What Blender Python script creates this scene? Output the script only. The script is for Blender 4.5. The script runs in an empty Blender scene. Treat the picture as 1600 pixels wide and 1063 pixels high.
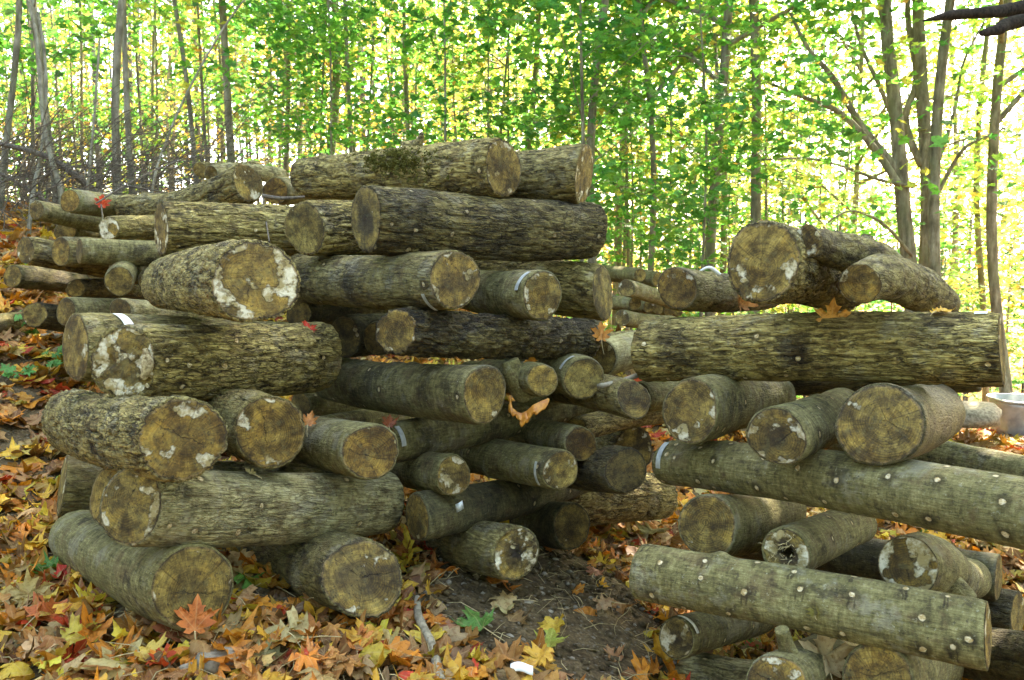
import bpy, math, random
import numpy as np
from mathutils import Vector, Matrix

# ------------------------------------------------------------------ camera, world, sun, exposure
F = 1300.0; W0 = 1600.0; CX = 800.0; CY = 531.5; HC = .95
PITCH = math.atan((CY - 430) / F); CP, SP = math.cos(PITCH), math.sin(PITCH)
scene = bpy.context.scene
COL = scene.collection
cam_d = bpy.data.cameras.new("camera"); cam = bpy.data.objects.new("camera", cam_d); COL.objects.link(cam)
cam.location = (0, 0, HC); cam.rotation_euler = (math.pi / 2 - PITCH, 0, 0)
cam_d.sensor_width = 36; cam_d.lens = 36 * F / W0; cam_d.clip_start = .05; cam_d.clip_end = 1000
cam_d.dof.use_dof = True; cam_d.dof.focus_distance = 2.5; cam_d.dof.aperture_fstop = 9
scene.camera = cam
SUN_EL, SUN_AZ = math.radians(44), math.radians(28)      # azimuth measured from +Y towards +X
world = bpy.data.worlds.new("World"); scene.world = world; world.use_nodes = True
wn = world.node_tree.nodes; bg = wn["Background"]
sky = wn.new("ShaderNodeTexSky"); sky.sky_type = 'NISHITA'; sky.sun_disc = False
sky.sun_elevation = SUN_EL; sky.sun_rotation = SUN_AZ; sky.air_density = 1; sky.dust_density = 2.5
world.node_tree.links.new(sky.outputs[0], bg.inputs[0]); bg.inputs[1].default_value = .15
sun_d = bpy.data.lights.new("sun", 'SUN'); sun_d.energy = 2.8; sun_d.angle = math.radians(.6); sun_d.color = (1, .94, .82)
sun = bpy.data.objects.new("sun", sun_d); COL.objects.link(sun)
sv = Vector((math.sin(SUN_AZ) * math.cos(SUN_EL), math.cos(SUN_AZ) * math.cos(SUN_EL), math.sin(SUN_EL)))
sun.rotation_euler = sv.to_track_quat('Z', 'Y').to_euler()
vs = scene.view_settings
vs.view_transform = 'Standard'; vs.look = 'None'; vs.gamma = 1; vs.exposure = 3.76
vs.use_white_balance = True; vs.white_balance_temperature = 7500; vs.white_balance_tint = 11
scene.cycles.max_bounces = 6; scene.cycles.diffuse_bounces = 4; scene.cycles.transmission_bounces = 4
scene.cycles.transparent_max_bounces = 4

rnd = random.Random(7)
R = np.random.default_rng(7)

# ------------------------------------------------------------------ helpers
def pt(u, v, d):
    x = (u - CX) / F; y = (CY - v) / F
    return Vector((x * d, d * CP + y * d * SP, HC + y * d * CP - d * SP))

def ground(x, y):
    x = np.asarray(x, float); y = np.asarray(y, float)
    t = -.8 * x + .38 * (y - 2.6) - 1.15
    t = np.clip(t, -20, 60)
    g = .43 * np.log1p(np.exp(np.minimum(t * 3, 40))) / 3
    z = 2.0 * np.tanh(g / 2.0)
    z = z - .33 / (1 + np.exp(-np.clip((x - .35) * 5, -40, 40))) + .04 * np.exp(-((x + .2) ** 2 + (y - 2.6) ** 2) / .5)+.075*np.exp(-((x+.75)**2+(y-2.05)**2)/.25)
    z = z + 0.84 * np.exp(-((x - 1.25) ** 2 + (y - 6.6) ** 2) / (2 * .72 ** 2))
    z = z - 3.2 / (1 + np.exp(-np.clip((x * .5 + y - 14.5) * .55, -40, 40))) * (1 / (1 + np.exp(-np.clip((x + 1) * 1.0, -40, 40))))
    z = z + .012 * np.sin(x * 5.1 + y * 2.3) + .01 * np.sin(y * 7.7 - x * 3.1)
    return z

def gp(u, v):
    """point of the ground seen at a pixel"""
    d = .8
    while d < 60:
        p = pt(u, v, d)
        if p.z < float(ground(p.x, p.y)): return p
        d *= 1.004
    return p

def tag(o, label=None, cat=None, group=None, kind=None):
    if label: o['label'] = label
    if cat: o['category'] = cat
    if group: o['group'] = group
    if kind: o['kind'] = kind
    return o

def empty(name, loc, rot=None):
    o = bpy.data.objects.new(name, None); COL.objects.link(o); o.empty_display_size = .1
    if rot is None: o.location = loc
    else: o.matrix_world = Matrix.Translation(loc) @ rot.to_4x4()
    return o

def mesh_np(name, V, faces, mats, smooth=True, uv=None, attrs=None, mat_idx=None):
    """faces: list of (n,k) int arrays"""
    me = bpy.data.meshes.new(name)
    V = np.asarray(V, np.float32)
    me.vertices.add(len(V)); me.vertices.foreach_set('co', V.ravel())
    faces = [np.asarray(f, np.int32) for f in faces if len(f)]
    nl = sum(f.size for f in faces); nf = sum(len(f) for f in faces)
    li = np.concatenate([f.ravel() for f in faces])
    tot = np.concatenate([np.full(len(f), f.shape[1], np.int32) for f in faces])
    st = np.concatenate([[0], np.cumsum(tot)[:-1]]).astype(np.int32)
    me.loops.add(nl); me.loops.foreach_set('vertex_index', li)
    me.polygons.add(nf); me.polygons.foreach_set('loop_start', st)
    me.polygons.foreach_set('use_smooth', np.full(nf, smooth))
    if mat_idx is not None: me.polygons.foreach_set('material_index', np.asarray(mat_idx, np.int32))
    if uv is not None:
        l = me.uv_layers.new(name='UVMap'); l.data.foreach_set('uv', np.asarray(uv, np.float32)[li].ravel())
    for k, a in (attrs or {}).items():
        a = np.asarray(a, np.float32)
        if a.ndim == 1:
            at = me.attributes.new(k, 'FLOAT', 'POINT'); at.data.foreach_set('value', a)
        else:
            at = me.attributes.new(k, 'FLOAT_COLOR', 'POINT')
            at.data.foreach_set('color', np.concatenate([a, np.ones((len(a), 1), np.float32)], 1).ravel())
    me.update(calc_edges=True); me.validate()
    for m in (mats if isinstance(mats, (list, tuple)) else [mats]): me.materials.append(m)
    return me

def link(name, me, parent=None):
    o = bpy.data.objects.new(name, me); COL.objects.link(o)
    if parent is not None: o.parent = parent
    return o

# lattice value noise
_T = R.random(1 << 16).astype(np.float32)
def vnoise(P):
    P = np.asarray(P); i = np.floor(P).astype(np.int64); f = P - i; f = f * f * (3 - 2 * f)
    out = 0
    for dx in (0, 1):
        wx = f[..., 0] if dx else 1 - f[..., 0]
        for dy in (0, 1):
            wy = f[..., 1] if dy else 1 - f[..., 1]
            for dz in (0, 1):
                wz = f[..., 2] if dz else 1 - f[..., 2]
                h = ((i[..., 0] + dx) * 73856093) ^ ((i[..., 1] + dy) * 19349663) ^ ((i[..., 2] + dz) * 83492791)
                h = (h ^ (h >> 13)) & 0xffff
                out = out + wx * wy * wz * _T[h]
    return out
def fbm(P, o=3):
    s = 0; a = .5; n = 0
    for k in range(o): s = s + a * vnoise(P * 2 ** k + 17.3 * k); n += a; a *= .5
    return s / n

# node helper
class NT:
    def __init__(s, name, disp=False):
        s.m = bpy.data.materials.new(name); s.m.use_nodes = True; s.t = s.m.node_tree; s.t.nodes.clear()
        s.out = s.n('ShaderNodeOutputMaterial')
    def n(s, ty, **k):
        x = s.t.nodes.new(ty)
        for a, b in k.items(): setattr(x, a, b)
        return x
    def l(s, a, b): s.t.links.new(a, b)
    def put(s, sock, v):
        if isinstance(v, bpy.types.NodeSocket): s.l(v, sock)
        elif isinstance(v, (tuple, list)) and len(v) == 3 and sock.type == 'RGBA': sock.default_value = (*v, 1)
        else: sock.default_value = v
    def math(s, op, a, b=None, c=None, clamp=False):
        x = s.n('ShaderNodeMath', operation=op); x.use_clamp = clamp; s.put(x.inputs[0], a)
        if b is not None: s.put(x.inputs[1], b)
        if c is not None: s.put(x.inputs[2], c)
        return x.outputs[0]
    def vm(s, op, a, b=None):
        x = s.n('ShaderNodeVectorMath', operation=op); s.put(x.inputs[0], a)
        if b is not None:
            if op == 'SCALE': s.put(x.inputs[3], b)
            else: s.put(x.inputs[1], b)
        return x.outputs['Value'] if op in ('LENGTH', 'DOT_PRODUCT', 'DISTANCE') else x.outputs[0]
    def mix(s, f, a, b, mode='MIX'):
        x = s.n('ShaderNodeMix', data_type='RGBA', blend_type=mode); s.put(x.inputs[0], f); s.put(x.inputs[6], a); s.put(x.inputs[7], b)
        return x.outputs[2]
    def noise(s, vec, scale, detail=4, rough=.55, dist=0, col=False):
        x = s.n('ShaderNodeTexNoise'); s.put(x.inputs['Vector'], vec); x.inputs['Scale'].default_value = scale
        x.inputs['Detail'].default_value = detail; x.inputs['Roughness'].default_value = rough; x.inputs['Distortion'].default_value = dist
        return x.outputs['Color'] if col else x.outputs['Fac']
    def ss(s, v, a, b):
        x = s.n('ShaderNodeMapRange', interpolation_type='SMOOTHSTEP'); s.put(x.inputs[0], v); s.put(x.inputs[1], a); s.put(x.inputs[2], b)
        return x.outputs[0]
    def ramp(s, v, stops):
        x = s.n('ShaderNodeValToRGB'); s.put(x.inputs[0], v); e = x.color_ramp.elements
        while len(e) < len(stops): e.new(.5)
        for q, (p, c) in zip(e, stops): q.position = p; q.color = (*c, 1)
        return x.outputs[0]
    def attr(s, name, ty='OBJECT', out='Fac'):
        x = s.n('ShaderNodeAttribute', attribute_type=ty); x.attribute_name = name
        return x.outputs[out]
    def bsdf(s, col, rough=.85, normal=None, spec=.3):
        x = s.n('ShaderNodeBsdfPrincipled'); s.put(x.inputs['Base Color'], col); s.put(x.inputs['Roughness'], rough)
        x.inputs['Specular IOR Level'].default_value = spec
        if normal is not None: s.l(normal, x.inputs['Normal'])
        s.l(x.outputs[0], s.out.inputs[0]); return x
    def bump(s, h, dist, strength=1.0, normal=None):
        x = s.n('ShaderNodeBump'); s.put(x.inputs['Height'], h); x.inputs['Distance'].default_value = dist; x.inputs['Strength'].default_value = strength
        if normal is not None: s.l(normal, x.inputs['Normal'])
        return x.outputs[0]
    def objco(s, rand=True):
        tc = s.n('ShaderNodeTexCoord'); p = tc.outputs['Object']
        if rand:
            oi = s.n('ShaderNodeObjectInfo'); r = s.math('MULTIPLY', oi.outputs['Random'], 57.0)
            cb = s.n('ShaderNodeCombineXYZ'); s.l(r, cb.inputs[0]); s.l(r, cb.inputs[1]); s.l(r, cb.inputs[2])
            return s.vm('ADD', p, cb.outputs[0]), p
        return p, p

# ------------------------------------------------------------------ materials
def bark_material():
    m = NT('log_bark')
    P, P0 = m.objco()
    st = m.vm('MULTIPLY', P, (1, 1, .15))
    crack = m.attr('crack', 'GEOMETRY')
    smooth = m.attr('smooth'); dark = m.attr('dark'); pale = m.attr('pale'); wet = m.attr('wet')
    big = m.noise(P, 7, 3, .6); fine = m.noise(m.vm('MULTIPLY', P, (1, 1, .14)), 170, 6, .72); fl = m.noise(P, 95, 4, .65)
    mott = m.noise(P, 26, 6, .72); lent = m.noise(m.vm('MULTIPLY', P, (1, 1, 3.2)), 30, 5, .7)
    # fissure network: thin winding lines at two sizes
    wob = m.n('ShaderNodeTexNoise'); m.l(m.vm('MULTIPLY', P, (1, 1, .6)), wob.inputs['Vector']); wob.inputs['Scale'].default_value = 26; wob.inputs['Detail'].default_value = 3
    stw = m.vm('ADD', st, m.vm('SCALE', m.vm('SUBTRACT', wob.outputs['Color'], (.5, .5, .5)), .018))
    def lines(scale, w0, w1, det=2):
        n = m.noise(stw, scale, det, .5)
        return m.ss(m.math('ABSOLUTE', m.math('SUBTRACT', n, .5)), w0, w1)
    l1 = lines(44, .0, .036); l2 = lines(100, .0, .06); l3 = m.ss(m.math('ABSOLUTE', m.math('SUBTRACT', m.noise(m.vm('ADD', stw, (3.3, 1.7, 9.1)), 34, 3, .6), .5)), 0, .022)
    net = m.math('MULTIPLY', m.math('MULTIPLY', m.math('ADD', m.math('MULTIPLY', l1, .75), .25), m.math('ADD', m.math('MULTIPLY', l2, .42), .58)), m.math('ADD', m.math('MULTIPLY', l3, .7), .3))
    gate = m.math('MULTIPLY', m.math('SUBTRACT', 1, m.math('MULTIPLY', smooth, .9)), m.math('ADD', .55, m.math('MULTIPLY', m.ss(big, .35, .6), .45)))
    netg = m.math('SUBTRACT', 1, m.math('MULTIPLY', m.math('SUBTRACT', 1, net), gate))
    v = m.math('ADD', m.math('MULTIPLY', mott, .55), m.math('MULTIPLY', fine, .45))
    c_r = m.ramp(v, [(.34, (.12, .085, .024)), (.45, (.25, .192, .056)), (.55, (.40, .325, .108)), (.68, (.62, .53, .21))])
    c_s = m.ramp(m.math('ADD', m.math('MULTIPLY', m.math('ADD', m.math('MULTIPLY', mott, .5), m.math('MULTIPLY', lent, .5)), .65), m.math('MULTIPLY', fine, .35)),
                 [(.38, (.040, .032, .010)), (.45, (.125, .108, .036)), (.53, (.235, .208, .075)), (.63, (.44, .40, .17))])
    c = m.mix(smooth, c_r, c_s)
    c = m.mix(pale, c, m.ramp(v, [(.34, (.15, .120, .04)), (.48, (.38, .34, .15)), (.64, (.66, .62, .34))]))
    c = m.mix(m.math('MULTIPLY', m.ss(m.noise(P, 4.5, 4, .65), .50, .64), .5), c, m.mix(.5, c, (.17, .16, .045)))
    c = m.mix(m.math('MULTIPLY', m.ss(m.noise(P, 9, 5, .7), .53, .63), .6), c, m.mix(.6, c, (.34, .32, .24)))
    c = m.mix(m.math('MULTIPLY', m.ss(m.noise(P, 12, 5, .72), .53, .62), .7), c, m.mix(.65, c, (.14, .085, .035)))
    stain = m.ss(m.noise(P, 5.5, 5, .72), m.math('SUBTRACT', .58, m.math('MULTIPLY', dark, .22)), .64)
    c = m.mix(m.math('MULTIPLY', stain, .75), c, m.mix(1, c, (.24, .22, .23), 'MULTIPLY'))
    c = m.mix(m.math('MULTIPLY', m.ss(fl, .62, .68), .55), c, (.42, .41, .27))
    c = m.mix(m.math('MULTIPLY', m.ss(m.noise(P, 60, 4, .65), .62, .68), .65), c, (.05, .038, .02))
    c = m.mix(1, c, m.mix(netg, (.05, .04, .03), (1, 1, 1)), 'MULTIPLY')
    c = m.mix(1, c, m.mix(crack, (.24, .20, .15), (1, 1, 1)), 'MULTIPLY')
    # wax dots
    uv = m.n('ShaderNodeUVMap').outputs[0]
    q = m.vm('ADD', m.vm('MULTIPLY', uv, (1 / .068, 1 / .12, 0)), (.3, .15, 0))
    vo = m.n('ShaderNodeTexVoronoi', voronoi_dimensions='2D'); m.l(q, vo.inputs['Vector']); vo.inputs['Scale'].default_value = 1; vo.inputs['Randomness'].default_value = .78
    df = m.vm('MULTIPLY', m.vm('SUBTRACT', q, vo.outputs['Position']), (.068, .12, 0))
    sep = m.n('ShaderNodeSeparateColor'); m.l(vo.outputs['Color'], sep.inputs[0])
    ln = m.math('ADD', m.vm('LENGTH', df), m.math('MULTIPLY', m.math('SUBTRACT', m.noise(P, 95, 3), .5), .011))
    ln = m.math('ADD', ln, m.math('MULTIPLY', sep.outputs[1], .0022))
    on = m.math('GREATER_THAN', m.attr('plug'), sep.outputs[0])
    s2 = m.n('ShaderNodeSeparateXYZ'); m.l(df, s2.inputs[0])
    halo = m.math('MULTIPLY', m.math('SUBTRACT', 1, m.ss(ln, .011, .025)), m.math('ADD', .25, m.math('MULTIPLY', sep.outputs[2], .75)))
    wo2 = m.math('ADD', s2.outputs[1], m.math('MULTIPLY', m.math('SUBTRACT', m.noise(P, 22, 2), .5), .03))
    len_ = m.math('ADD', .015, m.math('MULTIPLY', sep.outputs[1], .07))
    drip = m.math('MULTIPLY', m.math('SUBTRACT', 1, m.ss(m.math('ABSOLUTE', m.math('SUBTRACT', m.math('ABSOLUTE', wo2), m.math('MULTIPLY', sep.outputs[2], .009))), .001, .004)),
                  m.math('MULTIPLY', m.ss(s2.outputs[0], .005, -.004), m.math('SUBTRACT', 1, m.ss(m.math('MULTIPLY', s2.outputs[0], -1), m.math('MULTIPLY', len_, .6), len_))))
    drip = m.math('MULTIPLY', drip, m.attr('drip'))
    halo = m.math('MULTIPLY', m.math('MAXIMUM', halo, drip), m.math('MULTIPLY', on, .8))
    c = m.mix(halo, c, m.mix(1, c, (.26, .22, .16), 'MULTIPLY'))
    dot = m.math('MULTIPLY', m.math('SUBTRACT', 1, m.ss(ln, .0068, .0086)), on)
    c = m.mix(dot, c, m.mix(m.ss(fl, .4, .6), (.46, .33, .13), (.76, .66, .40)))
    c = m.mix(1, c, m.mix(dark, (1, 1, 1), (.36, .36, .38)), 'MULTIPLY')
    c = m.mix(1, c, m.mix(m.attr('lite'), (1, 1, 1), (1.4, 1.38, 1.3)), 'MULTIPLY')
    h = m.math('ADD', m.math('MULTIPLY', mott, .35), m.math('MULTIPLY', fine, .35))
    h = m.math('ADD', h, m.math('MULTIPLY', netg, .9))
    h = m.math('SUBTRACT', h, m.math('MULTIPLY', dot, .35))
    bdist = m.bump(h, .014, 1.0)
    b2 = m.bump(m.math('ADD', fl, m.noise(P, 260, 3)), .0022, .9, bdist)
    rough = m.math('SUBTRACT', .84, m.math('MULTIPLY', wet, .52))
    m.bsdf(c, rough, b2, .35)
    return m.m

def end_material():
    m = NT('cut_end_grain')
    P, P0 = m.objco()
    hue = m.attr('hue'); white = m.attr('white'); dark = m.attr('dark'); heart = m.attr('heart')
    rad = m.attr('rad', 'GEOMETRY')
    s = m.n('ShaderNodeSeparateXYZ'); m.l(P0, s.inputs[0])
    xy = m.n('ShaderNodeCombineXYZ'); m.l(s.outputs[0], xy.inputs[0]); m.l(s.outputs[1], xy.inputs[1])
    oi = m.n('ShaderNodeObjectInfo'); rn = oi.outputs['Random']
    n1 = m.noise(P, 26, 6, .72); n2 = m.noise(P, 9, 4, .65)
    # pith off centre
    off = m.n('ShaderNodeCombineXYZ'); m.l(m.math('MULTIPLY', m.math('SINE', m.math('MULTIPLY', rn, 31)), .014), off.inputs[0]); m.l(m.math('MULTIPLY', m.math('COSINE', m.math('MULTIPLY', rn, 47)), .014), off.inputs[1])
    pxy = m.vm('ADD', xy.outputs[0], off.outputs[0])
    d = m.math('ADD', m.vm('LENGTH', pxy), m.math('MULTIPLY', m.noise(P, 14, 3), .02))
    ring = m.math('SINE', m.math('MULTIPLY', d, 1100)); ring2 = m.math('SINE', m.math('MULTIPLY', d, 420))
    rot = m.n('ShaderNodeVectorRotate', rotation_type='Z_AXIS'); m.l(pxy, rot.inputs[0]); m.l(m.math('MULTIPLY', rn, 6.28), rot.inputs['Angle'])
    rs = m.n('ShaderNodeSeparateXYZ'); m.l(rot.outputs[0], rs.inputs[0])
    saw = m.noise(m.vm('MULTIPLY', rot.outputs[0], (1, .05, 1)), 150, 6, .8)
    ang = m.math('ARCTAN2', rs.outputs[1], rs.outputs[0])
    av = m.n('ShaderNodeCombineXYZ'); m.l(m.math('SINE', ang), av.inputs[0]); m.l(m.math('COSINE', ang), av.inputs[1]); m.l(rn, av.inputs[2])
    rays = m.noise(av.outputs[0], 13, 5, .75)
    v = m.math('ADD', m.math('ADD', m.math('MULTIPLY', n1, .5), m.math('MULTIPLY', saw, .3)), m.math('MULTIPLY', rays, .20))
    grey = m.ramp(v, [(.38, (.040, .030, .008)), (.47, (.16, .12, .032)), (.55, (.37, .285, .075)), (.66, (.58, .47, .16))])
    orange = m.ramp(v, [(.38, (.040, .020, .004)), (.47, (.16, .088, .016)), (.55, (.40, .25, .042)), (.66, (.56, .39, .10))])
    c = m.mix(hue, grey, orange)
    c = m.mix(m.math('MULTIPLY', m.ss(ring, .0, 1), m.math('ADD', .14, m.math('MULTIPLY', m.ss(n2, .4, .6), .34))), c, (.05, .034, .01))
    c = m.mix(m.math('MULTIPLY', m.ss(ring2, .3, 1), .22), c, (.05, .035, .015))
    c = m.mix(m.math('MULTIPLY', m.ss(m.math('ADD', rad, m.math('MULTIPLY', m.math('SUBTRACT', n2, .5), 1.5)), .66, .30), heart), c, (.045, .032, .015))
    c = m.mix(m.math('MULTIPLY', m.ss(n2, .44, .60), .8), c, m.mix(1, c, (.34, .30, .22), 'MULTIPLY'))
    c = m.mix(m.math('MULTIPLY', m.ss(saw, .5, .60), .72), c, m.mix(1, c, (.42, .36, .28), 'MULTIPLY'))
    c = m.mix(m.math('MULTIPLY', m.ss(m.noise(P, 15, 5, .7), .50, .60), .5), c, m.mix(1, c, (1.5, 1.35, 1.0), 'MULTIPLY'))
    c = m.mix(m.math('MULTIPLY', m.ss(m.noise(P, 34, 5, .7), .55, .63), .5), c, m.mix(.6, c, (.16, .15, .06)))
    c = m.mix(m.math('MULTIPLY', m.ss(m.noise(P, 130, 3, .6), .60, .66), .7), c, (.03, .022, .012))
    w = m.math('MULTIPLY', m.math('SUBTRACT', m.noise(P, 36, 4, .65), .5), .026)
    a1 = m.math('ABSOLUTE', m.math('ADD', rs.outputs[1], w))
    r2 = m.n('ShaderNodeVectorRotate', rotation_type='Z_AXIS'); m.l(rot.outputs[0], r2.inputs[0]); m.l(m.math('ADD', 1.3, m.math('MULTIPLY', rn, 2.2)), r2.inputs['Angle'])
    r2s = m.n('ShaderNodeSeparateXYZ'); m.l(r2.outputs[0], r2s.inputs[0])
    a2 = m.math('ABSOLUTE', m.math('SUBTRACT', r2s.outputs[1], w))
    tap = m.math('MULTIPLY', m.math('SUBTRACT', 1, m.math('MULTIPLY', rad, .7)), .0016)
    k1 = m.math('MULTIPLY', m.math('SUBTRACT', 1, m.ss(a1, .0, tap)), m.math('MULTIPLY', m.ss(rs.outputs[0], -.01, 0), m.math('SUBTRACT', 1, m.ss(rad, m.math('ADD', .3, m.math('MULTIPLY', rn, .6)), 1.0))))
    k2 = m.math('MULTIPLY', m.math('SUBTRACT', 1, m.ss(a2, .0, .0009)), m.math('MULTIPLY', m.ss(r2s.outputs[0], -.003, .0), m.math('SUBTRACT', 1, m.ss(rad, .35, .75))))
    fc = m.math('SUBTRACT', 1, m.ss(rays, .30, .37))
    kk = m.math('MAXIMUM', m.math('MAXIMUM', m.math('MULTIPLY', k1, m.ss(m.math('SINE', m.math('MULTIPLY', rn, 91)), -.5, .3)), m.math('MULTIPLY', k2, .8)), m.math('MULTIPLY', fc, .45))
    c = m.mix(m.math('MULTIPLY', kk, .8), c, (.014, .010, .005))
    wv = m.math('ADD', m.math('ADD', m.math('MULTIPLY', m.noise(P, 19, 3, .5), .86), m.math('MULTIPLY', saw, .14)), m.math('MULTIPLY', m.math('SUBTRACT', rad, .6), .14))
    wt = m.math('SUBTRACT', .70, m.math('MULTIPLY', white, .235))
    wm = m.ss(wv, wt, m.math('ADD', wt, .035))
    wm = m.math('MULTIPLY', wm, m.math('GREATER_THAN', white, .01))
    wm = m.math('MULTIPLY', wm, m.math('SUBTRACT', 1, m.math('MULTIPLY', m.ss(m.noise(P, 60, 4, .7), .55, .62), .6)))
    c = m.mix(m.math('MULTIPLY', wm, .95), c, m.mix(m.ss(n1, .42, .6), (.34, .27, .11), (.68, .63, .44)))
    c = m.mix(m.ss(rad, .93, .985), c, m.mix(m.ss(n1, .45, .6), (.05, .035, .015), (.26, .18, .07)))
    c = m.mix(1, c, m.mix(dark, (1, 1, 1), (.30, .28, .27)), 'MULTIPLY')
    h = m.math('SUBTRACT', m.math('ADD', m.math('MULTIPLY', saw, .6), m.math('ADD', m.math('MULTIPLY', m.noise(P, 120, 5, .7), .6), m.math('MULTIPLY', wm, .8))), m.math('MULTIPLY', kk, 1.5))
    rough = m.math('SUBTRACT', .8, m.math('MULTIPLY', m.attr('wet'), .4))
    m.bsdf(c, rough, m.bump(h, .004, 1.0), .35)
    return m.m

def leaf_material(name, trans=.5, rough=.6, veins=True):
    m = NT(name)
    col = m.attr('Col', 'GEOMETRY', 'Color')
    P, P0 = m.objco(False)
    n = m.noise(P, 45, 3, .6)
    c = m.mix(m.math('MULTIPLY', m.ss(n, .46, .64), .6), col, m.mix(1, col, (.55, .38, .22), 'MULTIPLY'))
    c = m.mix(m.math('MULTIPLY', m.ss(m.noise(P, 170, 4, .7), .56, .66), .5), c, m.mix(1, c, (.35, .25, .15), 'MULTIPLY'))
    if veins:
        uv = m.n('ShaderNodeUVMap').outputs[0]
        sp = m.n('ShaderNodeSeparateXYZ'); m.l(uv, sp.inputs[0])
        best = None
        ax = m.math('ABSOLUTE', sp.outputs[0])
        for a in (0, .72, 1.45):
            dx, dy = math.sin(a), math.cos(a)
            dist = m.math('ABSOLUTE', m.math('SUBTRACT', m.math('MULTIPLY', ax, dy), m.math('MULTIPLY', m.math('SUBTRACT', sp.outputs[1], .04), dx)))
            best = dist if best is None else m.math('MINIMUM', best, dist)
        c = m.mix(m.math('MULTIPLY', m.math('SUBTRACT', 1, m.ss(best, .006, .022)), .45), c, m.mix(.5, c, (.55, .42, .18)))
    b = m.bump(m.noise(P, 160, 3), .002, .6)
    d = m.n('ShaderNodeBsdfPrincipled'); m.l(c, d.inputs['Base Color']); d.inputs['Roughness'].default_value = rough; d.inputs['Specular IOR Level'].default_value = .3
    m.l(b, d.inputs['Normal'])
    t = m.n('ShaderNodeBsdfTranslucent'); m.l(m.mix(1, c, (1.15, 1.1, .7), 'MULTIPLY'), t.inputs[0])
    mx = m.n('ShaderNodeMixShader'); mx.inputs[0].default_value = trans; m.l(d.outputs[0], mx.inputs[1]); m.l(t.outputs[0], mx.inputs[2]); m.l(mx.outputs[0], m.out.inputs[0])
    return m.m

def trunk_material():
    m = NT('tree_bark')
    P, P0 = m.objco()
    st = m.vm('MULTIPLY', P, (1, 1, .22))
    v = m.math('ADD', m.math('MULTIPLY', m.noise(st, 22, 5, .65), .6), m.math('MULTIPLY', m.noise(P, 6, 4, .6), .4))
    c = m.ramp(v, [(.3, (.06, .05, .032)), (.46, (.17, .15, .10)), (.58, (.31, .28, .20)), (.72, (.52, .49, .38))])
    c = m.mix(m.math('MULTIPLY', m.ss(m.noise(P, 3, 3), .5, .62), .5), c, (.13, .14, .07))
    m.bsdf(c, .9, m.bump(v, .02, .8), .2)
    return m.m

def simple(name, c1, c2, scale=30, rough=.9, bump=.004, spec=.3, metal=0):
    m = NT(name); P, P0 = m.objco()
    n = m.noise(P, scale, 5, .65)
    b = m.bsdf(m.mix(m.ss(n, .3, .7), c1, c2), rough, m.bump(n, bump, .8) if bump else None, spec)
    b.inputs['Metallic'].default_value = metal
    return m.m

def soil_material():
    m = NT('soil')
    P, P0 = m.objco(False)
    n = m.math('ADD', m.math('MULTIPLY', m.noise(P, 9, 6, .7), .5), m.math('MULTIPLY', m.noise(P, 70, 6, .75), .5))
    c = m.ramp(n, [(.34, (.022, .015, .007)), (.47, (.085, .060, .028)), (.58, (.17, .125, .060)), (.72, (.34, .26, .14))])
    vo = m.n('ShaderNodeTexVoronoi'); m.l(P, vo.inputs['Vector']); vo.inputs['Scale'].default_value = 55
    c = m.mix(m.math('MULTIPLY', m.math('SUBTRACT', 1, m.ss(vo.outputs['Distance'], .18, .3)), .5), c, (.22, .2, .15))
    # away from the piles the soil is under a carpet of leaves
    s = m.n('ShaderNodeSeparateXYZ'); m.l(P, s.inputs[0])
    v2 = m.n('ShaderNodeTexVoronoi'); m.l(P, v2.inputs['Vector']); v2.inputs['Scale'].default_value = 11
    sp = m.n('ShaderNodeSeparateColor'); m.l(v2.outputs['Color'], sp.inputs[0])
    lf = m.ramp(sp.outputs[0], [(.0, (.20, .09, .03)), (.25, (.34, .17, .05)), (.5, (.42, .13, .03)), (.7, (.46, .30, .08)), (.9, (.25, .17, .08))])
    far = m.ss(s.outputs[1], 4.5, 9.0)
    c = m.mix(m.math('MULTIPLY', far, .85), c, lf)
    m.bsdf(c, .95, m.bump(m.math('ADD', n, m.math('MULTIPLY', vo.outputs['Distance'], -.4)), .02, 1.0), .15)
    return m.m

M_BARK = bark_material(); M_END = end_material()
M_LEAF = leaf_material('fallen_leaf', .25, .55); M_GREEN = leaf_material('tree_leaf', .6, .45, False)
M_TRUNK = trunk_material(); M_SOIL = soil_material()
M_TAG = simple('tag_metal', (.42, .45, .42), (.62, .66, .60), 60, .45, .0006, .5, .35)
M_TAGW = simple('tag_white', (.78, .78, .70), (.86, .86, .78), 40, .6, .0004)
M_STONE = simple('stone', (.12, .10, .065), (.34, .30, .21), 40, .9, .004)
M_TWIG = simple('twig_bark', (.05, .04, .03), (.17, .14, .10), 80, .9, .002)
M_STEEL = simple('galvanised_steel', (.30, .31, .31), (.50, .51, .51), 9, .42, .001, .5, .5)
M_FARTRUNK = simple('far_bark', (.05, .046, .04), (.17, .16, .14), 4, .95, .01, .1)
M_ROOT = simple('stick_bark', (.14, .12, .075), (.34, .30, .20), 50, .9, .003)
M_FUNGUS = simple('fungus', (.36, .12, .012), (.60, .27, .03), 60, .45, .002, .5)
M_MOSS = simple('moss', (.05, .05, .012), (.16, .15, .035), 200, .95, .002, .1)
M_ROT = simple('rotten_wood', (.16, .11, .045), (.62, .53, .30), 90, .95, .008, .1)
M_STRAW = simple('straw', (.35, .27, .12), (.55, .46, .24), 90, .9, .001, .1)
M_PAPER = simple('white_plastic', (.72, .74, .66), (.82, .83, .75), 8, .5, .001)

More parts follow.
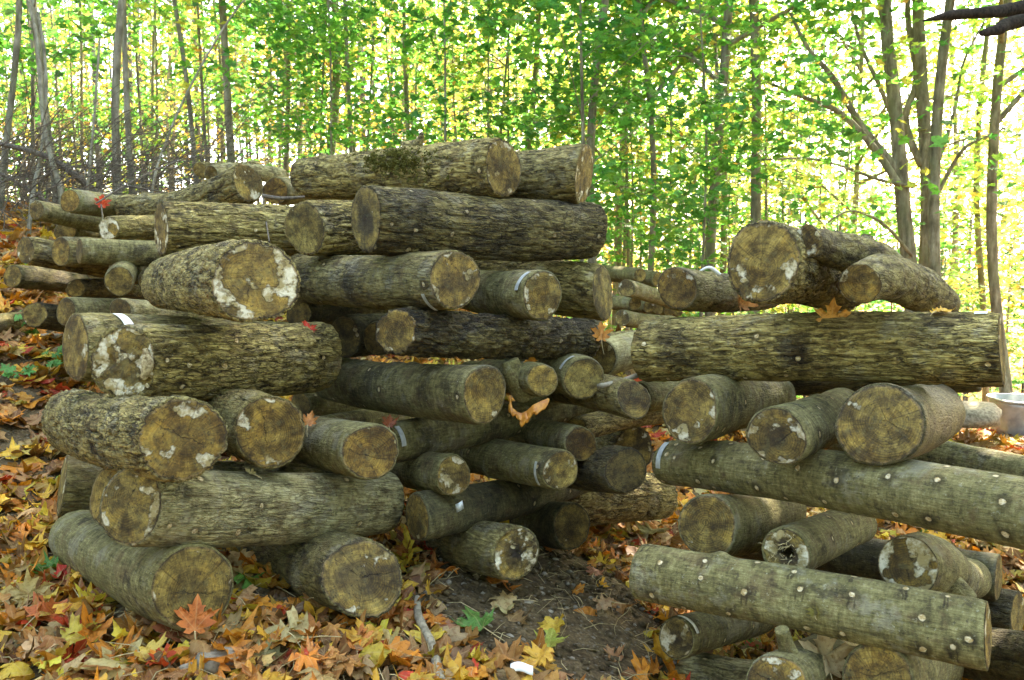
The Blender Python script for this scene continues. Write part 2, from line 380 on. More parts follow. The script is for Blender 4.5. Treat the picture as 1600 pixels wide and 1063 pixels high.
# log table: near end (u, v, radius, depth), far end, bark style
# key, near(u,v,r,d), far(u,v,r,d), style, opts, label
LOGS=[
# ---- front left crib
('A1',(303,918,69,1.98),(128,842,47,2.72),'smooth','', 'smooth grey log on the ground at bottom left, orange maple leaf against its end'),
('A2',(566,903,60,2.15),(370,850,44,2.75),'bark','', 'ground log whose dark tilted cut end rises beside a crumpled yellow leaf'),
('A3',(205,790,61,2.05),(601,785,46,2.85),'pale','', 'pale flaky log lying lengthwise just above the two ground logs at left'),
('A14',(97,760,47,2.5),(440,765,40,3.05),'bark','', 'leftmost log of the second layer, grey split end at the edge of the leaves'),
('A15',(178,775,54,2.3),(480,765,44,3.0),'bark','', 'log mostly hidden behind the pale flaky log, only a sliver of its end showing'),
('A12',(285,686,62,1.92),(112,655,45,2.7),'rough','', 'rough grey log with a wide oval brown end cut aslant, above the pale flaky log'),
('A13',(423,674,58,2.08),(270,640,42,2.8),'bark','', 'log with a round brown end cracked across, right beside the wide oval end'),
('A16',(579,706,45,2.2),(410,668,33,3.0),'smooth','', 'smooth log with an orange brown weathered end, at the right end of the third layer'),
('A11',(193,567,57,1.93),(497,557,51,2.7),'rough','', 'thick log with a crumbling white and brown end and a red maple leaf on top'),
('A10',(118,543,53,2.3),(470,546,40,3.05),'bark','', 'log with a white tag band, tucked behind the crumbling white-ended log'),
('L9',(400,440,66,1.95),(268,443,42,2.8),'rough','', 'thick rough log with a big round end splashed with cream patches'),
('L8',(252,359,41,2.75),(640,372,32,3.2),'rough','', 'rough log whose narrow seen end is ringed with white patches, under the curved top log'),
('L1',(387,286,30,3.35),(205,332,28,3.9),'rough','', 'curved dark log on top at left, white spots and an orange branch scar'),
('L6',(124,392,21,3.6),(400,402,20,3.95),'smooth','', 'thin smooth knotty log reaching right from the upper left stack edge'),
('L5',(95,393,22,3.75),(300,402,20,4.25),'bark','', 'small log whose brown end shows just left of the thin knotty log'),
('L4',(40,391,22,3.85),(250,430,21,4.2),'rough','', 'leftmost log of the upper left stack, dark underside over the leaves'),
('L7',(170,357,19,3.7),(335,362,16,4.5),'rough','', 'small yellowish log with flaky white end above the thin knotty log'),
('L2',(109,314,18,3.8),(250,338,17,4.6),'smooth','', 'smooth log with a bright orange end beside a hanging red leaf'),
('L3',(57,328,16,3.9),(240,362,15,4.3),'smooth','', 'dark smooth log at far upper left under the orange-ended one'),
('L16',(102,363,17,4.3),(200,368,15,4.9),'smooth','', 'grey log in shadow below the two smooth top logs at upper left'),
('L12',(186,440,23,3.3),(262,415,20,3.9),'smooth','', 'grey crooked log pointing upward behind the big cream-patched end'),
('L17',(240,440,24,3.6),(330,430,20,4.2),'smooth','dark', 'dark olive log in the gap left of the big cream-patched end'),
('L13',(118,451,15,4.0),(230,458,15,4.6),'rough','dark', 'dark bark log lying behind, between the crooked grey log and the leaves'),
('L10',(103,487,22,3.3),(310,492,20,3.85),'smooth','', 'short log with a narrow split end resting above the white-tagged log'),
('L11',(188,483,18,3.2),(320,488,17,3.9),'pale','', 'log with a wet reddish brown end above the white-tagged log'),
('L14',(55,492,20,3.8),(190,512,20,4.5),'rough','dark', 'dark log on the leaves at the left with a torn orange spot on its end'),
('L15',(-90,512,15,4.1),(52,500,14,4.7),'bark','', 'thin log lying on the leaves at the left edge of the photo'),
('L18',(150,424,19,4.2),(300,420,17,4.8),'bark','dark', 'dark log under the thin knotty log, half hidden by the crooked grey one'),
('L19',(215,500,17,3.4),(350,497,16,4.1),'smooth','dark', 'dark log squeezed in right of the wet reddish brown end'),
('L20',(20,432,17,4.4),(150,446,17,4.9),'bark','dark', 'dark low log behind the leftmost log of the upper left stack'),
# ---- top of middle crib
('T1',(786,264,45,2.72),(480,280,31,3.4),'rough','moss', 'topmost rough log with a patch of green moss on its bark'),
('T2',(913,273,48,2.85),(560,288,38,3.4),'rough','', 'top log behind the mossy one with a ragged star-cracked end'),
('T3',(572,343,51,2.5),(922,360,41,3.2),'rough','plug', 'long dark stained log lying straight under the two top logs'),
('T4',(476,357,42,2.72),(730,360,33,3.45),'rough','', 'log with a plain grey oval end left of the long dark stained log'),
('T5',(430,299,22,3.5),(540,298,19,4.2),'bark','', 'small log with a wet orange brown end between the two upper stacks'),
('T7',(330,272,13,4.3),(440,275,12,5.0),'pale','', 'far pale log peeking out over the curved top log, larger broken end'),
('T6',(313,266,12,4.6),(400,262,11,5.2),'rough','', 'smallest stub of a log sticking up behind the curved top log'),
('M22',(711,437,48,2.35),(470,434,37,3.1),'bark','', 'log with a dark heart-stained end and a ring of white specks'),
('M23',(847,461,38,2.5),(700,445,29,3.2),'smooth','', 'smooth log with a white tag and a mottled end, right of the heart-stained end'),
('M24',(942,458,44,2.72),(640,432,36,3.25),'rough','', 'deeply ridged log with a flat grey end next to the far small pile'),
('M18',(618,517,38,2.42),(918,530,32,3.15),'lichen','', 'log covered in shaggy lichen-like bark crossing the middle of the pile'),
('M19',(537,527,32,2.75),(700,520,25,3.5),'bark','dark', 'dark log with a triangular split in its end, in the shade at the centre'),
('M20',(590,530,27,2.95),(740,520,22,3.7),'smooth','dark', 'shaded log half hidden behind the lichen-covered log'),
('M21',(466,490,23,2.9),(620,485,20,3.6),'bark','dark', 'shaded log below the heart-stained log, its brown end right of the cream-patched one'),
('M12',(757,616,45,2.25),(515,590,33,3.0),'smooth','', 'heavy smooth log at the centre with a thin white rim round its end'),
('M13',(848,594,27,2.35),(735,588,24,3.1),'smooth','', 'short stubby log end with an orange fungus hanging beneath it'),
('M14',(912,592,34,2.5),(790,565,28,3.25),'smooth','', 'smooth log with a narrow silver tag and a clean grey end, right of the fungus'),
('M1',(604,694,31,2.7),(932,622,23,3.35),'smooth','', 'long thin smooth log slanting up to the right beneath the fungus'),
('M27',(470,632,20,2.9),(640,640,20,3.5),'smooth','', 'shaded smooth log in the gap right of the cracked brown end, upper of two'),
('M28',(500,668,18,2.75),(640,655,20,3.3),'smooth','', 'shaded smooth log in the gap behind the weathered orange brown end, lower of two'),
('M16',(990,624,29,2.95),(870,602,24,3.7),'bark','', 'log with a black tilted end close under the thin stick'),
('M17',(1000,620,24,3.4),(1180,610,22,3.9),'smooth','', 'knotty log seen from the side between the two cribs'),
('M3',(876,735,33,2.35),(715,700,29,3.1),'smooth','', 'smooth log with a yellowish end and a metal tag ring, lower centre'),
('M2',(709,743,31,2.2),(590,715,26,2.95),'smooth','', 'small log with a mouldy end below the heavy smooth log'),
('M4',(652,808,37,2.75),(912,744,25,3.35),'smooth','dark', 'long dark smooth log slanting up to the right above the bare soil'),
('M5',(806,865,42,2.28),(660,832,34,3.0),'bark','', 'log on the soil with a broken splintered end'),
('M6',(894,821,35,2.6),(770,802,31,3.3),'smooth','dark', 'dark round-ended log resting on the soil beside flat stones'),
('M7',(860,792,38,3.3),(1030,775,35,3.75),'rough','wet', 'grey ridged log lying on red leaves at the back between the cribs'),
('M8',(978,735,36,2.85),(850,722,31,3.5),'bark','dark', 'blackish log with a dark ringed end at the gap between the cribs'),
('M9',(990,702,35,3.1),(900,690,30,3.7),'rough','dark', 'shaded log with white streaks just behind the blackish ringed one'),
('M10',(908,694,28,2.7),(790,682,25,3.4),'smooth','', 'log with a wet red brown end right of the slanting smooth log'),
('M11',(900,672,20,3.3),(1045,645,16,3.9),'rough','wet', 'thin bluish grey log slanting behind the black tilted end'),
('M25',(940,560,29,3.1),(1090,520,24,3.7),'white','', 'pale peeled log with a curl of loose bark between the cribs'),
('M26',(905,541,21,3.35),(990,532,17,3.9),'rough','', 'ridged log with an orange leaf behind the shaggy log'),
# ---- interior fillers of the left cribs (seen in the dark gaps)
# ---- small far pile
('D1',(1000,430,11,6.6),(930,424,11,7.2),'wet','', 'top left little log of the small far pile'),
('D2',(1029,437,12,6.8),(950,428,11,7.4),'wet','', 'top right little log of the small far pile'),
('D3',(979,450,14,5.9),(1060,476,11,6.7),'wet','', 'slanting little log with a yellow end in the middle of the small far pile'),
('D4',(992,475,11,6.1),(930,470,11,6.6),'wet','', 'first little log from the left in the lower row of the small far pile'),
('D5',(1014,479,10,6.5),(960,474,10,7.1),'wet','', 'second little log from the left in the lower row of the small far pile'),
('D6',(1028,483,9,6.9),(975,478,9,7.5),'wet','', 'third little log from the left in the lower row of the small far pile'),
('D8',(1046,486,9,7.4),(1000,482,9,8.0),'wet','', 'fourth little log from the left in the lower row of the small far pile'),
('D9',(1060,487,8,7.9),(1020,484,8,8.5),'wet','', 'rightmost little log in the lower row of the small far pile'),
('D7',(972,497,13,5.7),(1050,505,12,6.4),'wet','', 'lowest little log of the small far pile with a round orange end'),
('D10',(1045,468,7,7.2),(990,462,7,7.8),'wet','', 'reddish little log at the back of the small far pile'),
# ---- right crib
('C1',(1192,408,61,2.1),(1318,444,42,2.85),'rough','', 'thick log with a big round olive brown end crowning the right crib'),
('C2',(1058,450,34,2.6),(1200,455,27,3.35),'bark','', 'dark log with an orange-hearted end left of the big olive brown one'),
('C4',(1565,546,59,2.1),(1006,549,48,2.75),'rough','plug', 'long ridged log with wax dots lying across the top of the right crib'),
('C5',(1078,643,50,2.25),(1210,625,37,3.0),'smooth','', 'log with a cracked end edged by cream mould, upper left of the right crib'),
('C6',(1214,682,47,2.0),(1320,640,34,2.75),'smooth','', 'log with white fungus spots on a dark end, between two larger ends'),
('C7',(1374,664,66,1.93),(1452,645,49,2.65),'wetsmooth','', 'thickest round-ended log of the right crib, fine radial cracks, glossy wet bark'),
('C8',(1665,757,30,2.55),(1225,662,23,3.3),'smooth','', 'olive log slanting down behind the thickest log of the right crib'),
('C19',(1572,722,14,3.3),(1480,716,12,3.9),'bark','', 'small log with a black end on the bright leaves behind the right crib'),
('C9',(1690,820,60,1.95),(1044,722,35,2.72),'smooth','plug', 'long grey green log with ringed wax dots crossing the right crib'),
('C10',(1105,823,49,2.2),(1225,800,37,2.95),'smooth','', 'clean pale brown log end below the silver-tagged tip of the ringed log'),
('C11',(1228,863,38,2.0),(1340,815,30,2.75),'smooth','hollow', 'log with a rotten hollow straw-coloured end'),
('C13',(1543,994,52,1.96),(1003,893,42,2.6),'smooth','plugdrip', 'long grey log with dripping wax dots low in the right crib'),
('C14',(1057,998,31,2.05),(1190,962,26,2.75),'smooth','', 'thin log with white mould blotches and a green tag strip on its end'),
('C15',(1420,1150,60,1.9),(1066,1058,44,2.35),'pale','', 'pale log at the bottom edge of the photo under the white-blotched log'),
('C16',(1213,1068,46,1.85),(1330,1010,35,2.55),'smooth','', 'log with a cut branch knob standing on top, at the bottom edge'),
('C17',(1372,1066,58,1.85),(1462,1030,44,2.55),'smooth','', 'round log end half out of the frame at the bottom, right of the branch knob'),
('C20',(1560,903,38,2.6),(1120,835,31,3.25),'smooth','dark', 'shadowed inner log of the right crib behind the lumpy cone-shaped end'),
('C21',(1590,960,34,2.6),(1240,905,28,3.2),'bark','dark', 'shadowed inner log low at the right end of the right crib'),
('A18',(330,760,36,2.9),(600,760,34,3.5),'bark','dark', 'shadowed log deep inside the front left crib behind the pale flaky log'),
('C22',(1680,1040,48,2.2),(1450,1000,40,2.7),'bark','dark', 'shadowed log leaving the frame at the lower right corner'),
('C24',(1560,1085,45,2.5),(1150,990,36,3.15),'smooth','dark', 'added dark filler log lowest inside the right crib behind the branch knob'),  # filler log with darkened bark, added to make the low gap black
('C25',(1530,566,44,2.7),(1110,574,36,3.3),'bark','dark', 'added dark log just behind and below the long ridged log of the right crib'),  # back log added so the space under the ridged log stays dark
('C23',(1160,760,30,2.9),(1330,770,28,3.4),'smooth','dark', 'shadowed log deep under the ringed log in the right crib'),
]

DEPTH = {'A1': (1.962, 2.581), 'A2': (2.106, 2.704), 'A3': (1.914, 2.540), 'A14': (2.674, 3.255), 'A15': (2.136, 2.820), 'A12': (1.820, 2.582), 'A13': (2.111, 2.913), 'A16': (2.198, 2.998), 'A11': (2.088, 2.732), 'A10': (2.284, 3.020), 'L9': (1.857, 2.803), 'L8': (2.686, 3.380), 'L1': (3.684, 4.108), 'L6': (3.360, 3.836), 'L5': (3.696, 4.404), 'L4': (3.749, 4.436), 'L7': (3.543, 4.315), 'L2': (3.854, 4.613), 'L3': (3.924, 4.663), 'L16': (4.219, 5.004), 'L12': (3.357, 4.113), 'L17': (3.430, 4.244), 'L13': (3.969, 4.730), 'L10': (3.279, 4.017), 'L11': (3.143, 3.901), 'L14': (3.834, 4.593), 'L15': (3.809, 4.573), 'L18': (4.230, 4.980), 'L19': (3.776, 4.519), 'L20': (4.313, 5.075), 'T1': (2.598, 3.374), 'T2': (2.835, 3.483), 'T3': (2.394, 2.940), 'T4': (2.694, 3.435), 'T5': (3.488, 4.250), 'T7': (4.291, 5.050), 'T6': (4.534, 5.297), 'M22': (2.303, 2.991), 'M23': (2.437, 3.159), 'M24': (2.892, 3.538), 'M18': (2.305, 2.851), 'M19': (2.893, 3.658), 'M20': (2.864, 3.604), 'M21': (2.924, 3.657), 'M12': (2.274, 3.119), 'M13': (2.468, 3.189), 'M14': (2.630, 3.389), 'M1': (2.557, 3.467), 'M27': (3.059, 3.725), 'M28': (2.900, 3.552), 'M16': (2.520, 3.200), 'M17': (3.371, 3.871), 'M3': (2.520, 3.203), 'M2': (2.441, 3.141), 'M4': (2.419, 3.389), 'M5': (2.427, 3.061), 'M6': (2.849, 3.486), 'M7': (3.383, 3.937), 'M8': (2.487, 3.193), 'M9': (3.427, 4.170), 'M10': (2.598, 3.376), 'M11': (2.991, 3.744), 'M25': (3.084, 3.714), 'M26': (3.258, 3.986), 'D1': (6.551, 7.280), 'D2': (6.744, 7.463), 'D3': (5.724, 6.681), 'D4': (6.068, 6.810), 'D5': (6.434, 7.197), 'D6': (6.832, 7.593), 'D8': (7.324, 8.094), 'D9': (7.818, 8.598), 'D7': (5.730, 6.378), 'D10': (7.132, 7.892), 'C1': (2.023, 2.902), 'C2': (2.628, 3.327), 'C4': (2.168, 2.698), 'C5': (2.305, 3.020), 'C6': (1.996, 2.754), 'C7': (1.934, 2.625), 'C8': (2.539, 3.306), 'C19': (3.240, 4.004), 'C9': (1.635, 2.564), 'C10': (2.211, 2.907), 'C11': (2.078, 2.730), 'C13': (1.723, 2.202), 'C14': (2.152, 2.792), 'C15': (2.113, 2.413), 'C16': (1.812, 2.463), 'C17': (1.794, 2.394), 'C20': (2.621, 3.232), 'C21': (2.639, 3.244), 'A18': (2.861, 3.396), 'C22': (2.046, 2.722), 'C24': (2.690, 3.093), 'C25': (2.713, 3.313), 'C23': (2.969, 3.463)}

# ------------------------------------------------------------------ logs
STY = {  # smooth, fissure amplitude, pale, wet, lump
 'rough': (0, .0075, 0, 0, .05), 'bark': (.4, .0045, 0, .05, .05), 'smooth': (1, .0018, 0, .05, .05), 'pale': (.35, .0022, .75, 0, .03),
 'lichen': (0, .010, 0, .35, .07), 'white': (1, .001, 1, 0, .02), 'wet': (.7, .002, .08, .2, .03), 'wetsmooth': (.6, .003, 0, .8, .03)}
ENDS = {  # hue, white, dark, heart
 'A1': (.25, .22, .1, .2), 'A2': (.35, .25, .25, .6), 'A3': (.25, .5, 0, .2), 'A12': (.75, .42, .1, .3), 'A13': (.6, .4, 0, .1), 'A16': (.85, .28, 0, .2),
 'A11': (.3, 1.0, 0, .5), 'A10': (.35, .2, 0, 0), 'A14': (.1, .4, 0, 0), 'L9': (.5, .72, 0, .1), 'L8': (.5, .75, 0, .3), 'L1': (.45, .55, 0, .2),
 'L7': (.4, .9, 0, 0), 'L2': (.8, 0, 0, 0), 'L5': (.45, 0, 0, 0), 'L4': (.4, .35, .1, 0), 'L11': (.5, 0, .5, 0), 'T1': (.35, .42, .2, .2),
 'T2': (.55, .55, 0, .1), 'T3': (.1, .1, .25, .9), 'T4': (0, .05, .05, 0), 'T5': (1, 0, .1, .2), 'M22': (.55, .42, .35, .3), 'M23': (.3, .4, 0, 0),
 'M24': (0, .05, .1, 0), 'M18': (.35, .3, .15, 0), 'M12': (.3, .35, 0, .1), 'M13': (.3, .2, 0, .3), 'M14': (0, 0, .05, 0), 'M3': (.3, .4, 0, 0),
 'M2': (.3, .55, .25, .3), 'M5': (.4, .75, 0, 1), 'M6': (.2, .15, .5, .2), 'M8': (.1, .2, .75, .3), 'M9': (.2, .5, .3, 0), 'M10': (.9, .1, .5, .2),
 'M16': (.2, 0, .45, .5), 'M19': (.2, .1, .6, .5), 'M20': (.4, 0, .6, .4), 'M21': (.4, 0, .3, 0), 'C1': (.3, .38, 0, 0), 'C2': (.7, .3, .3, 0),
 'C5': (.35, .48, 0, .3), 'C6': (.3, .62, .3, .8), 'C7': (.3, .15, 0, 0), 'C10': (.3, .25, 0, 0), 'C13': (.35, .5, 0, 0), 'C14': (.2, .8, .45, .8),
 'C16': (.6, .4, .1, .5), 'C17': (.6, .2, .1, .2), 'C19': (.1, 0, .8, 0), 'C11': (.3, .8, 0, .9)}
SLOPE = {'T2': (-.3, -.1), 'M4': (.5, 0), 'M18': (-.35, 0), 'L8': (.1, 0), 'A10': (.2, 0), 'M22': (.05, .1), 'A12': (.55, .0), 'A2': (.3, .45), 'T1': (-.1, .0), 'M24': (-.25, .12), 'C7': (.05, .05), 'M16': (.1, .5), 'L9': (.1, .15), 'A16': (.2, .1), 'A3': (-.35, 0), 'A11': (-.35, 0), 'A14': (.25, 0), 'C5': (.1, .1)}
BEND = {'L1': (0, -.05), 'C9': (0, .02), 'M4': (0, -.015), 'C4': (0, .012), 'L12': (.04, .04)}
PLUG = {'T3': .4, 'C4': .42, 'C9': 1, 'C13': 1, 'A11': .35, 'A3': .35, 'T1': .25, 'M18': .3, 'C6': .4, 'C5': .3, 'M12': .25, 'M3': .35, 'C14': .4, 'C11': .5, 'L9': 0, 'L8': .3, 'A10': .2, 'M1': .2, 'M4': .3, 'M22': .2, 'C8': .4, 'C15': .3}
TAGS = {  # angle centre (deg from camera side, up positive), angular width, offset along, width, kind
 'M23': (38, 56, .028, .020, 's'), 'M14': (50, 50, .035, .014, 's'), 'A10': (40, 80, .11, .030, 'w'), 'M3': (-5, 60, .030, .012, 's'), 'C14': (60, 70, .012, .016, 's'),
 'M22': (-45, 40, .035, .014, 's'), 'M1': (30, 60, .012, .018, 's'), 'C9': (30, 70, -.03, .018, 's'), 'C4': (82, 18, .045, .03, 'w')}
CAPS = {}

def frame(a, b):
    Z = (b - a).normalized(); X = Vector((0, 0, 1)).cross(Z).normalized(); Y = Z.cross(X)
    return Matrix((X, Y, Z)).transposed()

def body_mesh(key, R1, R2, L, style, slope, bend, seed, hi):
    sm, amp, pale, wet, lump = STY[style]
    nt = 128 if hi else (80 if R1 / max(CAPS[key][4], .1) > .02 else 40)
    nz = int(min(170, max(24, L / (.0065 if hi else (.010 if nt == 80 else .03)))))
    th = np.linspace(0, 2 * np.pi, nt + 1) - np.pi / 2          # seam at the underside
    z = np.linspace(0, 1, nz + 1)
    TH, Z = np.meshgrid(th, z)
    Rb = R1 + (R2 - R1) * Z
    cx, sy = np.cos(TH), np.sin(TH)
    o = seed * 13.7
    Q = np.stack([cx * 1.3 + o, sy * 1.3, Z * L * 5], -1)
    oval = 1 + .05 * np.sin(2 * TH + seed * 2.1) + .02 * np.sin(3 * TH + seed)
    r = Rb * oval * (1 + lump * (fbm(Q, 3) - .5) * 2.2)
    # swelling near some knots
    rg = random.Random(seed * 77 + 5)
    for k in range(rg.randint(1, 4)):
        t0, z0, s0 = rg.uniform(-1, 3.5), rg.uniform(.08, .95) * L, rg.uniform(.015, .035)
        dth = (TH - t0 + np.pi) % (2 * np.pi) - np.pi
        g = np.exp(-((dth * Rb) ** 2 + (Z * L - z0) ** 2) / (2 * s0 ** 2))
        r = r + g * rg.uniform(.003, .012)
    # fissures: thin dark lines winding along the log, around raised plates
    W = np.stack([cx * Rb * 34 + o, sy * Rb * 34 + 5, Z * L * 7.5], -1)
    W = W + .9 * (fbm(W * .5 + 3, 2)[..., None] - .5) * np.array([1, 1, 0])
    a1 = np.abs(2 * fbm(W, 2) - 1); a2 = np.abs(2 * fbm(W * np.array([1.9, 1.9, 2.3]) + 40, 2) - 1)
    def s_(x, e0, e1):
        t = np.clip((x - e0) / (e1 - e0), 0, 1); return t * t * (3 - 2 * t)
    cr = .62 * s_(a1, .0, .11) + .38 * s_(a2, .0, .16)
    if style == 'lichen':
        cr = cr * (.3 + .7 * s_(fbm(np.stack([cx * Rb * 60, sy * Rb * 60 + o, Z * L * 55], -1), 3), .35, .62))
    gate = {'rough': 1, 'lichen': 1, 'bark': s_(fbm(Q * 2 + 9, 2), .38, .6), 'pale': s_(fbm(Q * 2 + 9, 2), .4, .6)}.get(style, s_(fbm(Q * 2 + 9, 2), .52, .7) * .6)
    crack = 1 - (1 - cr) * gate
    r = r + (crack - .6) * amp + (fbm(np.stack([cx * Rb * 90 + o, sy * Rb * 90, Z * L * 40], -1), 2) - .5) * amp * .7
    edge = np.exp(-Z * L / .01) + np.exp(-(1 - Z) * L / .01)
    r = r - edge * .002 * (1 + 2 * (fbm(np.stack([cx * 6 + o, sy * 6, Z * 3], -1), 2) - .3))
    bx = bend[0] * np.sin(np.pi * Z); by = bend[1] * np.sin(np.pi * Z)
    x = r * cx + bx; y = r * sy + by
    zz = Z * L + (slope[0] * r * cx + slope[1] * r * sy) * (1 - Z) ** 6
    V = np.stack([x, y, zz], -1)
    UV = np.stack([(TH + np.pi / 2) * (R1 + R2) / 2, Z * L], -1)
    C = crack
    rows = [V]; uvs = [UV]; cs = [C]
    # flat bark rim at each end, just inside the edge
    rim0 = V[0].copy(); rim0[:, 0] = (rim0[:, 0]) * .90; rim0[:, 1] *= .90; rim0[:, 2] = slope[0] * rim0[:, 0] + slope[1] * rim0[:, 1] + .0005
    rim1 = V[-1].copy(); rim1[:, :2] *= .90; rim1[:, 2] = L - .0005
    allV = np.concatenate([rim0[None], V, rim1[None]]); allU = np.concatenate([UV[:1], UV, UV[-1:]]); allC = np.concatenate([C[:1] * .6, C, C[-1:] * .6])
    nr = nz + 3; n1 = nt + 1
    i = np.arange((nr - 1))[:, None] * n1 + np.arange(nt)[None]
    Fq = np.stack([i, i + 1, i + 1 + n1, i + n1], -1).reshape(-1, 4)
    return allV.reshape(-1, 3), Fq, allU.reshape(-1, 2), allC.ravel(), V[0], V[-1]

def end_mesh(edge, slope, z0, sign, seed, hi, hollow=False, rot=0.0):
    nt = len(edge) - 1; nr = 16 if hi else 7
    if nt > 60 and not hi: nr = 10
    rr = np.linspace(0, 1, nr + 1)[1:]
    ex, ey = edge[:-1, 0], edge[:-1, 1]
    if hollow:
        rr = np.concatenate([[-.30, -.32], rr[rr > .33]])
    X = np.abs(rr)[:, None] * ex[None] * .955; Y = np.abs(rr)[:, None] * ey[None] * .955
    n = fbm(np.stack([X * 60 + seed, Y * 60, X * 0], -1), 3) - .5
    Z = z0 + slope[0] * X + slope[1] * Y - sign * .0018 * 1 + n * (.0025 + .012 * rot) - sign * 0
    Z = Z + np.where(np.abs(rr)[:, None] > .97, sign * .001, 0)
    if rot:
        n2 = fbm(np.stack([X * 25 + seed, Y * 25, X * 0 + 3], -1), 3) - .5
        Z = Z + sign * (np.clip(n2, 0, 1)) * .08 * rot
    if hollow:
        wob = 1 + .5 * (fbm(np.stack([np.cos(np.arctan2(ey, ex)) * 2, np.sin(np.arctan2(ey, ex)) * 2, ex * 0 + seed], -1), 3) - .5)
        for k in (0, 1, 2):
            X[k] *= wob * (1.0 if k < 2 else 1); Y[k] *= wob
        Z[0] = z0 + sign * .16
        V = np.stack([X, Y, Z], -1).reshape(-1, 3); m = len(rr)
        V = np.concatenate([V, [[0, 0, z0 + sign * .17]]]); c = len(V) - 1
        rad = np.concatenate([np.repeat(np.abs(rr), nt), [0]])
    else:
        V = np.concatenate([np.stack([X, Y, Z], -1).reshape(-1, 3), [[0, 0, z0 - sign * .0018]]]); c = len(V) - 1; m = len(rr)
        rad = np.concatenate([np.repeat(rr, nt), [0]])
    i = np.arange(m - 1)[:, None] * nt + np.arange(nt)[None]; j = np.arange(m - 1)[:, None] * nt + (np.arange(nt)[None] + 1) % nt
    q = np.stack([i, j, j + nt, i + nt], -1).reshape(-1, 4)
    t = np.stack([np.full(nt, c), (np.arange(nt) + 1) % nt, np.arange(nt)], -1)
    if sign > 0: q = q[:, ::-1]; t = t[:, ::-1]
    q = q[:, ::-1]; t = t[:, ::-1]
    return V, [q, t], rad

def tube(pts, rad, nt=10, cap=True, seed=0, lump=0.0):
    """points (n,3), radii (n): returns V, quads, tris"""
    P = np.array([tuple(p) for p in pts], float); n = len(P)
    T = np.gradient(P, axis=0); T /= np.linalg.norm(T, axis=1)[:, None] + 1e-9
    up = np.array([0, 0, 1.0]) if abs(T[0][2]) < .9 else np.array([0, 1.0, 0])
    A = np.cross(up, T[0]); A /= np.linalg.norm(A); fr = []
    for t in T:
        A = A - t * A.dot(t); A /= np.linalg.norm(A); fr.append((A, np.cross(t, A)))
    th = np.linspace(0, 2 * np.pi, nt, endpoint=False)
    V = np.concatenate([p + (np.cos(th)[:, None] * f[0] + np.sin(th)[:, None] * f[1]) * r for p, f, r in zip(P, fr, rad)])
    if lump:
        nn = fbm(V * 12 + seed, 3) - .5
        C = np.repeat(P, nt, 0); V = C + (V - C) * (1 + lump * nn[:, None] * 2)
    i = np.arange(n - 1)[:, None] * nt + np.arange(nt)[None]; j = np.arange(n - 1)[:, None] * nt + (np.arange(nt)[None] + 1) % nt
    q = np.stack([i, j, j + nt, i + nt], -1).reshape(-1, 4)
    t = np.zeros((0, 3), int)
    if cap:
        V = np.concatenate([V, P[:1], P[-1:]]); a, b = len(V) - 2, len(V) - 1; k = np.arange(nt); k2 = (k + 1) % nt
        t = np.concatenate([np.stack([np.full(nt, a), k2, k], -1), np.stack([np.full(nt, b), (n - 1) * nt + k, (n - 1) * nt + k2], -1)])
    return V, q, t

class Acc:
    def __init__(s): s.V = []; s.q = []; s.t = []; s.n = 0
    def add(s, V, q, t=None):
        s.V.append(V); s.q.append(np.asarray(q) + s.n)
        if t is not None and len(t): s.t.append(np.asarray(t) + s.n)
        s.n += len(V)
    def tube(s, pts, rad, nt=8, **k): s.add(*tube(pts, rad, nt, **k))
    def mesh(s, name, mats, smooth=True):
        V = np.concatenate(s.V); f = [np.concatenate(s.q)] + ([np.concatenate(s.t)] if s.t else [])
        return mesh_np(name, V, f, mats, smooth, attrs={'crack': np.ones(len(V)), 'Col': np.ones((len(V), 3)) * .5})

def smooth_path(P, n):
    P = np.array([tuple(p) for p in P], float); m = len(P); t = np.linspace(0, m - 1, n); i = np.clip(t.astype(int), 0, m - 2); f = (t - i)[:, None]
    p0 = P[np.clip(i - 1, 0, m - 1)]; p1 = P[i]; p2 = P[i + 1]; p3 = P[np.clip(i + 2, 0, m - 1)]
    return .5 * ((2 * p1) + (-p0 + p2) * f + (2 * p0 - 5 * p1 + 4 * p2 - p3) * f ** 2 + (-p0 + 3 * p1 - 3 * p2 + p3) * f ** 3)

def set_end(o, key, style):
    h, w, d, ht = ENDS.get(key, (.35, .25, .1, .2))
    o['hue'] = float(h); o['white'] = float(w); o['dark'] = float(d); o['heart'] = float(ht); o['wet'] = float(STY[style][3])

def set_bark(o, key, style, opts):
    sm, amp, pale, wet, lump = STY[style]
    o['smooth'] = float(sm); o['pale'] = float(pale); o['wet'] = float(wet); o['plug'] = float(PLUG.get(key, 0)); o['drip'] = 1.0 if 'drip' in opts else .25
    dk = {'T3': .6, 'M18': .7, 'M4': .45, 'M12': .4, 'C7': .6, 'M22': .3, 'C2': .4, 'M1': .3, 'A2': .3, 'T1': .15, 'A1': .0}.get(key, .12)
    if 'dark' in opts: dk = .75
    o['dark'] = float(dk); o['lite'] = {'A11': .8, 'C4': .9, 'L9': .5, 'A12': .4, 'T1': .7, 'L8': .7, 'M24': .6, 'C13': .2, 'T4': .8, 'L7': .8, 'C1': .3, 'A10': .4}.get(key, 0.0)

def group_of(key):
    return {'A': 'logs of the front left crib', 'L': 'logs of the upper left stack', 'T': 'logs on top of the middle crib', 'M': 'logs of the middle crib', 'D': 'little logs of the small far pile', 'C': 'logs of the right crib'}[key[0]]

